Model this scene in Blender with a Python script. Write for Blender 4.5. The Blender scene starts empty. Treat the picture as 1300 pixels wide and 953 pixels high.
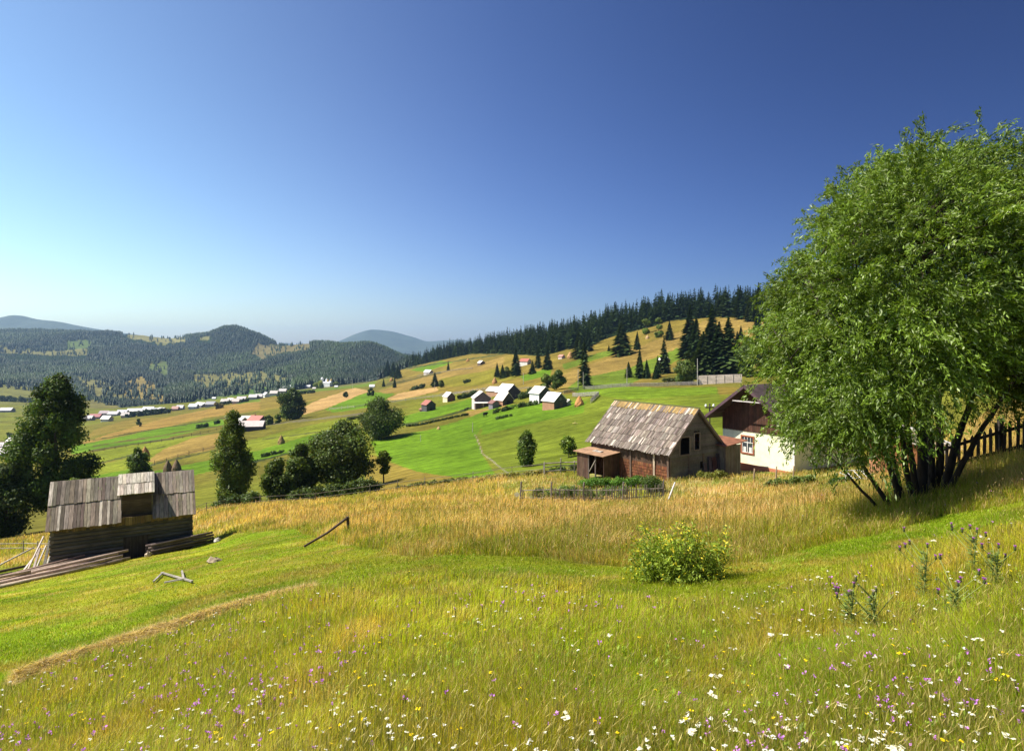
import bpy, math, random
import numpy as np
from mathutils import Vector, Matrix
random.seed(7)
rng = np.random.default_rng(11)
R = math.radians
sc = bpy.context.scene
COL = sc.collection
F = 800.0; CX = 650.0; HY = 440.0      # photo focal length in px, principal column, horizon row

# ------------------------------------------------------------ noise
def _hash(ix, iy, s):
    n = (ix.astype(np.int64)*374761393 + iy.astype(np.int64)*668265263 + s*974634777) & 0x7fffffff
    n = ((n ^ (n >> 13))*1274126177) & 0x7fffffff
    return ((n ^ (n >> 16)) & 0xffff)/65535.0
def vnoise(x, y, s=0):
    x = np.asarray(x, float); y = np.asarray(y, float)
    ix = np.floor(x); iy = np.floor(y); fx = x-ix; fy = y-iy
    fx = fx*fx*(3-2*fx); fy = fy*fy*(3-2*fy)
    a = _hash(ix, iy, s); b = _hash(ix+1, iy, s); c = _hash(ix, iy+1, s); d = _hash(ix+1, iy+1, s)
    return (a*(1-fx)+b*fx)*(1-fy)+(c*(1-fx)+d*fx)*fy
def fbm(x, y, s=0, o=4):
    t = 0; a = .5
    for i in range(o):
        t = t + a*vnoise(x, y, s+i*17); x = x*2.03+5.1; y = y*2.03+1.7; a *= .5
    return t/(1-.5**o)

# ------------------------------------------------------------ terrain
def pchip(xk, yk, x):
    xk = np.asarray(xk, float); yk = np.asarray(yk, float)
    if yk.ndim == 1: yk = yk[:, None]; flat = True
    else: flat = False
    h = np.diff(xk)[:, None]; d = np.diff(yk, axis=0)/h
    m = np.zeros_like(yk)
    a, b = d[:-1], d[1:]
    same = (a*b) > 0
    w1 = 2*h[1:]+h[:-1]; w2 = h[1:]+2*h[:-1]
    with np.errstate(divide='ignore', invalid='ignore'):
        hm = (w1+w2)/(w1/a+w2/b)
    m[1:-1] = np.where(same, hm, 0)
    m[0] = d[0]; m[-1] = d[-1]
    x = np.clip(x, xk[0], xk[-1])
    i = np.clip(np.searchsorted(xk, x, side='right')-1, 0, len(xk)-2)
    hh = h[i]; t = ((x-xk[i])[:, None])/hh
    r = (yk[i]*(1+2*t)*(1-t)**2 + hh*m[i]*t*(1-t)**2 + yk[i+1]*t*t*(3-2*t) + hh*m[i+1]*t*t*(t-1))
    return r[:, 0] if flat else r

COLS = {
 -400: (.40, [(35,790),(60,740),(90,720),(200,660),(400,590),(700,550),(1000,520),(1300,490),(2000,450),(3000,415),(4000,430),(14000,446)]),
 0:   (.326,[(35,737),(50,700),(60,690),(75,682),(100,675),(200,640),(300,605),(400,580),(600,558),(700,549),(1000,522),(1300,497),(1700,478),(2200,455),(2800,432),(3300,421),(4000,435),(14000,446)]),
 130: (.300,[(28,726),(35,716),(45,700),(60,668),(75,665),(100,655),(150,628),(200,607),(300,577),(400,560),(600,542),(900,528),(1200,513),(1500,495),(1900,475),(2400,450),(3000,427),(3300,425),(4000,437),(14000,446)]),
 260: (.268,[(28,702),(40,688),(50,663),(58,650),(80,648),(100,640),(150,612),(200,590),(300,557),(400,545),(600,528),(900,514),(1200,506),(1500,493),(1900,475),(2400,452),(2900,430),(3100,424),(3200,425),(4000,440),(14000,446)]),
 205: (.282,[(28,712),(40,697),(50,680),(60,658),(75,655),(100,646),(150,619),(200,597),(300,566),(400,552),(600,534),(900,520),(1200,509),(1500,494),(1900,477),(2400,452),(3000,432),(3200,431),(4000,440),(14000,446)]),
 292: (.260,[(28,694),(40,676),(50,655),(60,645),(80,644),(100,636),(150,607),(200,583),(300,552),(400,540),(600,523),(900,508),(1200,502),(1500,490),(1900,474),(2300,456),(2700,430),(3000,417),(3150,416),(3500,440),(14000,446)]),
 330: (.252,[(28,686),(40,664),(60,642),(80,640),(100,632),(150,603),(200,578),(300,548),(400,535),(600,518),(900,504),(1200,498),(1500,488),(1900,470),(2400,451),(2800,432),(3000,427),(3150,428),(4000,445),(14000,446)]),
 362: (.245,[(28,680),(40,660),(60,640),(80,637),(100,627),(150,597),(200,572),(300,543),(400,530),(600,513),(900,500),(1220,494),(1540,483),(1900,467),(2300,450),(2700,439),(2900,439),(3200,444),(14000,447)]),
 400: (.236,[(28,674),(40,656),(60,638),(80,634),(100,622),(150,590),(200,565),(300,537),(400,525),(600,508),(900,497),(1250,491),(1600,478),(1900,462),(2300,440),(2600,440),(3200,447),(14000,447)]),
 465: (.222,[(28,663),(40,647),(60,630),(80,622),(100,612),(150,580),(200,555),(300,528),(400,515),(600,500),(900,490),(1200,485),(1600,476),(1900,456),(2200,438),(2500,442),(3200,450),(14000,448)]),
 520: (.214,[(28,657),(40,641),(60,623),(80,612),(100,600),(150,570),(200,548),(300,522),(400,508),(600,490),(800,479),(1000,468),(1200,464),(1500,476),(1900,468),(2200,458),(3200,455),(14000,448)]),
 580: (.210,[(28,656),(40,636),(60,616),(80,604),(100,590),(150,560),(200,537),(250,522),(300,512),(400,497),(600,475),(800,459),(1000,450),(1100,449),(1400,462),(3200,462),(14000,448)]),
 650: (.206,[(28,655),(38,640),(47,622),(55,609),(70,598),(100,578),(150,544),(200,519),(250,504),(300,494),(400,478),(600,454),(800,440),(900,437),(1100,446),(3200,470),(14000,448)]),
 720: (.206,[(28,653),(38,640),(45,617),(55,603),(70,590),(100,564),(150,528),(180,515),(230,494),(300,478),(400,460),(550,441),(700,431),(800,429),(950,440),(3200,470),(14000,448)]),
 780: (.205,[(28,652),(38,639),(45,615),(55,602),(70,585),(100,554),(150,516),(190,494),(230,490),(300,474),(400,450),(500,432),(600,417),(680,413),(800,425),(3200,470),(14000,448)]),
 860: (.202,[(28,650),(38,636),(45,612),(55,598),(70,577),(100,544),(150,508),(195,491),(215,489),(260,476),(350,450),(450,420),(540,402),(600,400),(720,412),(3200,470),(14000,448)]),
 960: (.193,[(28,643),(38,626),(47,604),(55,592),(70,570),(100,535),(150,503),(195,488),(260,465),(350,435),(450,405),(520,395),(600,398),(3200,470),(14000,448)]),
 1030:(.175,[(28,630),(38,617),(47,601),(60,585),(100,543),(150,505),(200,485),(300,445),(420,405),(520,395),(700,410),(3200,470),(14000,448)]),
 1170:(.143,[(28,602),(47,585),(60,565),(100,530),(200,475),(300,435),(420,400),(520,390),(700,405),(3200,470),(14000,448)]),
 1300:(.090,[(24,560),(34,538),(60,508),(100,488),(200,450),(300,420),(420,395),(520,385),(700,400),(3200,470),(14000,448)]),
 1700:(.040,[(24,505),(34,490),(60,460),(100,440),(200,410),(500,380),(800,395),(3200,470),(14000,448)]),
}
PXG = np.arange(-1200, 2501, 4.0)
NR = 1000
LYG = np.linspace(math.log(.3), math.log(13900), NR)
def _table():
    ks = sorted(COLS); rows = []
    for k in ks:
        c, pts = COLS[k]
        near = [(y, HY+F*(1.6+c*y)/y) for y in (.3,.45,.7,1,1.4,2,3,4,6,8,11,15,20)]
        pts = near+pts
        L = [math.log(p[0]) for p in pts]; H = [(p[1]-HY)/F*p[0] for p in pts]
        hn = pchip(L, H, LYG)                       # drop below the eye, good near
        pyf = pchip(L[10:], [p[1] for p in pts[10:]], LYG)
        Y = np.exp(LYG); pn = HY+F*hn/Y
        w = np.clip((LYG-math.log(14))/(math.log(26)-math.log(14)), 0, 1)
        rows.append(pn*(1-w)+pyf*w)
    return pchip(ks, np.array(rows), PXG)          # [px, logY] -> row of the picture
T = _table()
# light smoothing along depth
for _ in range(6):
    T[:, 1:-1] = (T[:, :-2]+2*T[:, 1:-1]+T[:, 2:])/4
for _ in range(4):
    T[1:-1] = (T[:-2]+2*T[1:-1]+T[2:])/4
def base_py(px, Y):
    i = np.clip((px-PXG[0])/4.0, 0, len(PXG)-1.001); j = np.clip((np.log(Y)-LYG[0])/(LYG[1]-LYG[0]), 0, NR-1.001)
    i0 = i.astype(int); j0 = j.astype(int); a = i-i0; b = j-j0
    return (T[i0, j0]*(1-a)+T[i0+1, j0]*a)*(1-b)+(T[i0, j0+1]*(1-a)+T[i0+1, j0+1]*a)*b
def ground_z(x, Y):
    x = np.asarray(x, float); Y = np.maximum(np.asarray(Y, float), .3)
    px = CX+F*x/Y
    z = (HY-base_py(px, Y))/F*Y
    z = z+(fbm(x*.45, Y*.45, 3, 3)-.5)*.16*np.clip(Y/14, .12, 1)
    z = z+(fbm(x*.05, Y*.05, 5, 3)-.5)*np.clip((Y-60)/150, 0, 1)*1.0
    z = z+(fbm(x/260, Y/260, 9, 4)-.5)*np.clip((Y-1250)/600, 0, 1)*44
    return z
def gz(x, Y): return float(ground_z(np.array([x]), np.array([Y]))[0])
def hit(px, py, ymin=3.0, ymax=5000):
    ys = np.exp(np.linspace(math.log(ymin), math.log(ymax), 1400))
    pr = base_py(np.full_like(ys, px), ys)
    k = np.argmax(pr <= py)
    if pr[k] > py: k = np.argmin(pr)
    return float(ys[k])
def at(px, py=None, Y=None, ymin=3.0):
    if Y is None: Y = hit(px, py, ymin)
    x = (px-CX)/F*Y
    return Vector((x, Y, gz(x, Y)))
def P(px, py, Y): return Vector(((px-CX)/F*Y, Y, (HY-py)/F*Y))

def inpoly(px, py, poly):
    r = np.zeros(px.shape, bool); n = len(poly)
    for i in range(n):
        x1, y1 = poly[i]; x2, y2 = poly[(i+1) % n]
        if y1 == y2: continue
        c = ((y1 > py) != (y2 > py)) & (px < (x2-x1)*(py-y1)/(y2-y1)+x1)
        r ^= c
    return r

# ------------------------------------------------------------ materials
def new_mat(name):
    m = bpy.data.materials.new(name); m.use_nodes = True
    nt = m.node_tree; nt.nodes.clear()
    return m, nt
def N(nt, t, **k):
    n = nt.nodes.new(t)
    for a, b in k.items(): setattr(n, a, b)
    return n
def mix_mul(nt, a, b, f=1.0):
    n = N(nt, 'ShaderNodeMix', data_type='RGBA', blend_type='MULTIPLY'); n.inputs[0].default_value = f
    nt.links.new(a, n.inputs[6]); nt.links.new(b, n.inputs[7]); return n.outputs[2]
def ramp(nt, fac, stops):
    r = N(nt, 'ShaderNodeValToRGB'); nt.links.new(fac, r.inputs[0])
    e = r.color_ramp.elements
    while len(e) < len(stops): e.new(.5)
    for i, (p, c) in enumerate(stops):
        e[i].position = p; e[i].color = (c, c, c, 1) if not hasattr(c, '__len__') else (*c, 1)
    return r.outputs[0]
def col_source(nt, base):
    if base is None:
        return N(nt, 'ShaderNodeAttribute', attribute_name='Col').outputs['Color']
    n = N(nt, 'ShaderNodeRGB'); n.outputs[0].default_value = (*base, 1); return n.outputs[0]
def surf_mat(name, base=None, rough=.9, scale=(3, 3, 3), lo=.75, hi=1.2, bump=.2, spec=.2, metal=0, detail=4, second=None):
    m, nt = new_mat(name)
    tc = N(nt, 'ShaderNodeTexCoord'); mp = N(nt, 'ShaderNodeMapping'); mp.inputs['Scale'].default_value = scale
    nt.links.new(tc.outputs['Object'], mp.inputs[0])
    nz = N(nt, 'ShaderNodeTexNoise'); nz.inputs['Scale'].default_value = 1; nz.inputs['Detail'].default_value = detail
    nt.links.new(mp.outputs[0], nz.inputs['Vector'])
    c = mix_mul(nt, col_source(nt, base), ramp(nt, nz.outputs[0], [(.3, lo), (.7, hi)]))
    if second:
        n2 = N(nt, 'ShaderNodeTexNoise'); n2.inputs['Scale'].default_value = second[0]; n2.inputs['Detail'].default_value = 3
        nt.links.new(tc.outputs['Object'], n2.inputs['Vector'])
        c = mix_mul(nt, c, ramp(nt, n2.outputs[0], [(.35, second[1]), (.65, second[2])]))
    b = N(nt, 'ShaderNodeBsdfPrincipled'); o = N(nt, 'ShaderNodeOutputMaterial')
    b.inputs['Roughness'].default_value = rough; b.inputs['Specular IOR Level'].default_value = spec
    b.inputs['Metallic'].default_value = metal
    nt.links.new(c, b.inputs['Base Color'])
    if bump:
        bp = N(nt, 'ShaderNodeBump'); bp.inputs['Strength'].default_value = bump; bp.inputs['Distance'].default_value = .02
        nt.links.new(nz.outputs[0], bp.inputs['Height']); nt.links.new(bp.outputs[0], b.inputs['Normal'])
    nt.links.new(b.outputs[0], o.inputs[0])
    return m
def leaf_mat(name, trans=.35, gloss=.06):
    m, nt = new_mat(name)
    c = N(nt, 'ShaderNodeAttribute', attribute_name='Col').outputs['Color']
    d = N(nt, 'ShaderNodeBsdfDiffuse'); t = N(nt, 'ShaderNodeBsdfTranslucent'); g = N(nt, 'ShaderNodeBsdfGlossy')
    g.inputs['Roughness'].default_value = .5; g.inputs['Color'].default_value = (.9, .95, .9, 1)
    nt.links.new(c, d.inputs[0])
    tm = N(nt, 'ShaderNodeMix', data_type='RGBA', blend_type='MULTIPLY'); tm.inputs[0].default_value = 1
    nt.links.new(c, tm.inputs[6]); tm.inputs[7].default_value = (1.25, 1.2, .5, 1); nt.links.new(tm.outputs[2], t.inputs[0])
    m1 = N(nt, 'ShaderNodeMixShader'); m1.inputs[0].default_value = trans
    nt.links.new(d.outputs[0], m1.inputs[1]); nt.links.new(t.outputs[0], m1.inputs[2])
    m2 = N(nt, 'ShaderNodeMixShader'); m2.inputs[0].default_value = gloss
    nt.links.new(m1.outputs[0], m2.inputs[1]); nt.links.new(g.outputs[0], m2.inputs[2])
    o = N(nt, 'ShaderNodeOutputMaterial'); nt.links.new(m2.outputs[0], o.inputs[0])
    return m
def ground_mat():
    m, nt = new_mat('meadow_soil')
    tc = N(nt, 'ShaderNodeTexCoord'); c = col_source(nt, None)
    def nz(s, d, lo, hi, a=.35, b=.65):
        nonlocal c
        n = N(nt, 'ShaderNodeTexNoise'); n.inputs['Scale'].default_value = s; n.inputs['Detail'].default_value = d
        nt.links.new(tc.outputs['Object'], n.inputs['Vector'])
        c = mix_mul(nt, c, ramp(nt, n.outputs[0], [(a, lo), (b, hi)])); return n
    nz(.035, 6, .78, 1.16); nz(.16, 5, .86, 1.12); nz(.6, 6, .76, 1.18); k = nz(9, 4, .75, 1.2)
    for rot, sca, lo, hi in ((35, (.03, .55, .03), .84, 1.1), (28, (.08, 1.6, .08), .86, 1.08)):
        mp = N(nt, 'ShaderNodeMapping'); mp.inputs['Scale'].default_value = sca; mp.inputs['Rotation'].default_value = (0, 0, R(rot)); nt.links.new(tc.outputs['Object'], mp.inputs[0])
        n = N(nt, 'ShaderNodeTexNoise'); n.inputs['Scale'].default_value = 1; n.inputs['Detail'].default_value = 3; nt.links.new(mp.outputs[0], n.inputs['Vector'])
        c = mix_mul(nt, c, ramp(nt, n.outputs[0], [(.38, lo), (.62, hi)]))
    b = N(nt, 'ShaderNodeBsdfPrincipled'); b.inputs['Roughness'].default_value = 1; b.inputs['Specular IOR Level'].default_value = .05
    bp = N(nt, 'ShaderNodeBump'); bp.inputs['Strength'].default_value = .5; bp.inputs['Distance'].default_value = .05
    nt.links.new(k.outputs[0], bp.inputs['Height']); nt.links.new(bp.outputs[0], b.inputs['Normal'])
    nt.links.new(c, b.inputs['Base Color']); o = N(nt, 'ShaderNodeOutputMaterial'); nt.links.new(b.outputs[0], o.inputs[0])
    return m
M = dict(
    ground=ground_mat(), leaf=leaf_mat('leaf_green', .30, .018), needle=leaf_mat('needle_green', .12, .02), grass=leaf_mat('grass_blade', .50, .010),
    petal=leaf_mat('petal', .3, .0),
    bark=surf_mat('bark', (.045, .034, .026), scale=(14, 14, 3), lo=.5, hi=1.4, bump=.6),
    bark_far=surf_mat('bark_far', (.10, .08, .06), scale=(3, 3, 1)),
    wood=surf_mat('weathered_wood', None, scale=(2.2, 26, 26), lo=.62, hi=1.28, bump=.35, second=(1.3, .8, 1.15)),
    woodv=surf_mat('weathered_wood_upright', None, scale=(26, 26, 2.0), lo=.62, hi=1.28, bump=.35, second=(1.3, .8, 1.15)),
    woodslope=surf_mat('roof_board_wood', None, scale=(24, 2.6, 2.6), lo=.6, hi=1.3, bump=.4, second=(1.1, .8, 1.15)),
    wall=surf_mat('painted_wall', None, scale=(1.2, 1.2, 1.2), lo=.86, hi=1.08, bump=.1),
    plaster=surf_mat('cream_plaster', (.84, .83, .60), scale=(2.2, 2.2, 2.2), lo=.86, hi=1.06, bump=.15, second=(14, .9, 1.05)),
    tin=surf_mat('tin_roof', None, rough=.6, scale=(.8, .8, .8), lo=.85, hi=1.08, bump=.05, spec=.4),
    glass=surf_mat('window_glass', (.05, .06, .07), rough=.08, spec=.8, bump=0),
    dark=surf_mat('dark_opening', (.008, .007, .007), bump=0),
    hay=surf_mat('hay', None, scale=(6, 6, 3), lo=.6, hi=1.3, bump=.5),
    concrete=surf_mat('concrete', (.58, .49, .41), scale=(.5, .5, 1.6), lo=.7, hi=1.15, bump=.3, second=(3, .85, 1.1)),
    rust=surf_mat('rusty_sheet', (.23, .10, .06), rough=.7, scale=(1.5, 1.5, 1.5), lo=.6, hi=1.25, bump=.1),
    mount=surf_mat('mountain_wood', None, scale=(.004, .004, .004), lo=.8, hi=1.2, bump=0, second=(.02, .85, 1.15)),
)

# ------------------------------------------------------------ object helpers
def tag(o, label=None, cat=None, group=None, kind=None):
    if label: o['label'] = label
    if cat: o['category'] = cat
    if group: o['group'] = group
    if kind: o['kind'] = kind
    return o
def thing(name, label, cat, loc=(0, 0, 0), rotz=0, group=None):
    o = bpy.data.objects.new(name, None); COL.objects.link(o)
    o.location = loc; o.rotation_euler = (0, 0, rotz); o.empty_display_size = .2
    return tag(o, label, cat, group)
def fast_mesh(name, v, f, col=None, mat=None, parent=None, smooth=False):
    """v (n,3) float, f (m,3|4) int, col (n,3) per vertex"""
    me = bpy.data.meshes.new(name); v = np.ascontiguousarray(v, np.float32); f = np.ascontiguousarray(f, np.int32)
    k = f.shape[1]
    me.vertices.add(len(v)); me.vertices.foreach_set('co', v.ravel())
    me.loops.add(f.size); me.loops.foreach_set('vertex_index', f.ravel())
    me.polygons.add(len(f)); me.polygons.foreach_set('loop_start', np.arange(0, f.size, k, dtype=np.int32))
    me.polygons.foreach_set('loop_total', np.full(len(f), k, np.int32))
    if smooth: me.polygons.foreach_set('use_smooth', np.ones(len(f), bool))
    me.update(calc_edges=True)
    if col is not None:
        a = me.color_attributes.new('Col', 'FLOAT_COLOR', 'POINT')
        c = np.ones((len(v), 4), np.float32); c[:, :3] = col; a.data.foreach_set('color', c.ravel())
    o = bpy.data.objects.new(name, me); COL.objects.link(o)
    if mat: me.materials.append(mat)
    if parent: o.parent = parent
    return o
class MB:
    def __init__(s): s.v = []; s.f = []; s.c = []; s.col = (.3, .3, .3)
    def add(s, vs, fs, col=None):
        b = len(s.v); s.v += [tuple(p) for p in vs]; s.f += [tuple(b+i for i in f) for f in fs]
        s.c += [col or s.col]*len(vs)
    def hexa(s, p, col=None):   # 8 corners: bottom 4 ccw, top 4 ccw
        s.add(p, [(3, 2, 1, 0), (4, 5, 6, 7), (0, 1, 5, 4), (1, 2, 6, 5), (2, 3, 7, 6), (3, 0, 4, 7)], col)
    def box(s, x0, x1, y0, y1, z0, z1, col=None):
        s.hexa([(x0, y0, z0), (x1, y0, z0), (x1, y1, z0), (x0, y1, z0), (x0, y0, z1), (x1, y0, z1), (x1, y1, z1), (x0, y1, z1)], col)
    def beam(s, a, b, w, h=None, col=None, up=(0, 0, 1), taper=1.0):
        h = h or w; a = Vector(a); b = Vector(b); d = (b-a).normalized(); up = Vector(up)
        if abs(d.dot(up)) > .95: up = Vector((0, 1, 0))
        x = d.cross(up).normalized(); y = x.cross(d)
        q = []
        for p, k in ((a, 1), (b, taper)):
            q += [p-x*w*k/2-y*h*k/2, p+x*w*k/2-y*h*k/2, p+x*w*k/2+y*h*k/2, p-x*w*k/2+y*h*k/2]
        s.add(q, [(0, 1, 2, 3), (7, 6, 5, 4), (0, 4, 5, 1), (1, 5, 6, 2), (2, 6, 7, 3), (3, 7, 4, 0)], col)
    def tube(s, pts, rad, n=7, col=None):
        pts = [Vector(p) for p in pts]; b = len(s.v); c = col or s.col
        for i, p in enumerate(pts):
            d = (pts[min(i+1, len(pts)-1)]-pts[max(i-1, 0)]).normalized()
            u = Vector((1, 0, 0)) if abs(d.x) < .9 else Vector((0, 1, 0))
            x = d.cross(u).normalized(); y = d.cross(x)
            for k in range(n):
                t = 2*math.pi*k/n; s.v.append(tuple(p+(x*math.cos(t)+y*math.sin(t))*rad[i])); s.c.append(c)
        for i in range(len(pts)-1):
            for k in range(n):
                s.f.append((b+i*n+k, b+i*n+(k+1) % n, b+(i+1)*n+(k+1) % n, b+(i+1)*n+k))
        s.f.append(tuple(b+k for k in range(n))[::-1]); s.f.append(tuple(b+(len(pts)-1)*n+k for k in range(n)))
    def build(s, name, mat, parent=None, smooth=False):
        me = bpy.data.meshes.new(name); me.from_pydata(s.v, [], s.f)
        a = me.color_attributes.new('Col', 'FLOAT_COLOR', 'POINT')
        c = np.ones((len(s.v), 4), np.float32); c[:, :3] = np.array(s.c); a.data.foreach_set('color', c.ravel())
        if smooth:
            for p in me.polygons: p.use_smooth = True
        o = bpy.data.objects.new(name, me); COL.objects.link(o); me.materials.append(mat)
        if parent: o.parent = parent
        return o
def vary(c, a=.15, h=.05):
    k = 1+random.uniform(-a, a)
    return tuple(max(0, x*k*(1+random.uniform(-h, h))) for x in c)

# ------------------------------------------------------------ colours of the fields (albedo)
BRIGHT = (.135, .245, .014); GREEN = (.15, .215, .022); YGREEN = (.20, .235, .022); OLIVE = (.18, .165, .025)
TAN = (.33, .215, .05); ORANGE = (.31, .215, .055); BRONZE = (.25, .19, .035); WHEAT = (.50, .32, .12)
DARKG = (.022, .040, .014); CLEAR = (.21, .20, .07); PATH = (.30, .27, .17)
FIELDS = [
 ([(480,460),(700,420),(990,380),(990,500),(700,500),(480,500)], BRONZE),
 ([(0,560),(500,470),(500,530),(0,700)], OLIVE),
 ([(115,612),(190,600),(290,580),(400,556),(400,572),(330,585),(250,602),(150,630),(90,640)], BRIGHT),
 ([(60,605),(112,593),(200,572),(215,570),(190,590),(160,600),(60,618)], YGREEN),
 ([(112,604),(190,590),(195,600),(112,622)], BRIGHT),
 ([(187,586),(200,575),(235,556),(287,548),(292,552),(285,567),(195,587)], ORANGE),
 ([(90,580),(180,562),(285,545),(245,556),(195,574),(90,594)], YGREEN),
 ([(90,566),(200,545),(280,530),(290,538),(200,558),(90,577)], BRIGHT),
 ([(100,563),(190,535),(330,505),(440,488),(440,496),(330,520),(260,531),(190,546),(100,565)], TAN),
 ([(120,545),(160,533),(215,528),(200,534),(150,546),(110,556)], BRONZE),
 ([(310,505),(350,497),(420,488),(480,484),(470,490),(380,503),(300,513)], GREEN),
 ([(330,505),(430,494),(450,492),(400,508),(330,522)], BRONZE),
 ([(380,520),(400,509),(450,492),(470,496),(440,508),(410,520),(380,528)], WHEAT),
 ([(410,520),(440,508),(470,497),(500,500),(480,515),(430,525)], BRIGHT),
 ([(380,530),(500,512),(520,516),(450,532),(330,552),(320,547)], OLIVE),
 ([(310,560),(400,538),(455,527),(455,542),(400,550),(330,572),(300,576)], YGREEN),
 ([(318,580),(335,570),(400,550),(450,543),(450,552),(375,570),(330,582)], BRIGHT),
 ([(325,586),(375,572),(420,560),(420,610),(330,610)], OLIVE),
 ([(505,545),(560,530),(612,518),(605,530),(560,541),(495,556)], OLIVE),
 ([(512,528),(560,515),(612,503),(612,513),(560,528),(512,540)], BRIGHT),
 ([(590,523),(640,514),(650,517),(600,530)], ORANGE),
 ([(470,560),(540,547),(598,529),(640,513),(613,540),(604,555),(612,577),(632,606),(560,606),(525,597),(478,577)], BRIGHT),
 ([(470,577),(525,597),(575,606),(500,630),(460,625)], BRONZE),
 ([(606,550),(615,540),(645,515),(910,490),(930,560),(745,602),(650,607),(615,577)], (.17,.215,.02)),
 ([(612,536),(645,514),(690,512),(745,510),(740,524),(690,533),(640,545),(612,552)], BRIGHT),
 ([(720,492),(910,487),(910,500),(800,506),(740,502)], (.17,.26,.018)),
 ([(489,507),(510,498),(555,491),(556,496),(530,503),(500,508)], WHEAT),
 ([(480,496),(560,472),(600,463),(640,452),(640,462),(600,474),(555,487),(490,500)], ORANGE),
 ([(560,480),(620,470),(650,465),(660,480),(600,490),(560,490)], (.22,.2,.025)),
 ([(520,470),(560,458),(575,460),(540,472)], BRIGHT),
 ([(660,478),(700,466),(700,476),(665,484)], BRIGHT),
 ([(690,492),(700,480),(760,458),(860,422),(900,405),(985,400),(985,425),(900,440),(860,452),(760,482),(720,490)], ORANGE),
 ([(720,492),(735,482),(800,466),(860,442),(872,452),(810,482),(790,492)], GREEN),
 ([(715,462),(760,448),(800,438),(800,444),(760,455),(715,470)], GREEN),
 ([(810,492),(850,475),(900,460),(985,440),(985,492)], (.2,.18,.03)),
]
FAR_FIELDS = [
 ([(-60,440),(30,443),(110,445),(110,452),(60,453),(-60,449)], CLEAR), ([(85,434),(115,432),(117,445),(85,444)], (.12,.17,.05)),
 ([(155,424),(235,426),(237,434),(205,436),(165,431)], (.27,.25,.09)), ([(185,463),(213,459),(213,480),(205,474)], (.13,.17,.05)),
 ([(95,474),(130,485),(150,494),(178,500),(150,506),(118,504)], CLEAR), ([(158,488),(178,478),(210,494),(207,511),(158,505)], (.3,.23,.07)),
 ([(245,473),(330,472),(378,483),(345,490),(300,488),(270,497),(262,507),(250,503)], CLEAR),
 ([(318,446),(328,434),(355,438),(395,435),(395,441),(355,447),(332,456)], (.2,.17,.07)), ([(105,508),(135,508),(160,520),(110,524)], (.2,.18,.05)),
 ([(-60,480),(35,492),(62,500),(64,522),(-60,530)], (.2,.2,.05)), ([(250,428),(268,429),(268,434),(250,433)], CLEAR),
 ([(242,500),(262,505),(300,500),(330,497),(330,503),(250,515)], (.15,.2,.04)), ([(300,498),(345,490),(375,488),(345,496),(290,508)], (.10,.19,.03)),
]
VALLEY = ([-500,0,60,110,150,250,290,330,380,430,470,520],[488,494,500,508,520,517,508,500,494,489,484,474])
def forest_far(px, py, Y):
    m = (Y > 1100) & (py < np.interp(px, *VALLEY)) & (px < 530)
    jx = px+(vnoise(px*.25, py*.25, 77)-.5)*7; jy = py+(vnoise(px*.25, py*.25, 78)-.5)*4
    for poly, c in FAR_FIELDS: m &= ~inpoly(jx, jy, poly)
    return m
def clear_cover(px, py, hp):
    m = np.zeros(px.shape, bool)
    for poly, c in FAR_FIELDS: m |= inpoly(px, py-hp*.45, poly) | inpoly(px, py-hp*.9, poly) | inpoly(px, py-hp*1.25, poly)
    return m
RIDGE_LOW = ([470,485,520,560,600,640,690,720,745,775,830,850,900,960,1000,1300],[474,473,466,457,449,449,452,443,441,428,414,407,403,402,400,400])
def forest_ridge(px, py, Y):
    return (px > 478) & (py < np.interp(px, *RIDGE_LOW)) & (Y < 1700) & (Y > 300)

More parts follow.
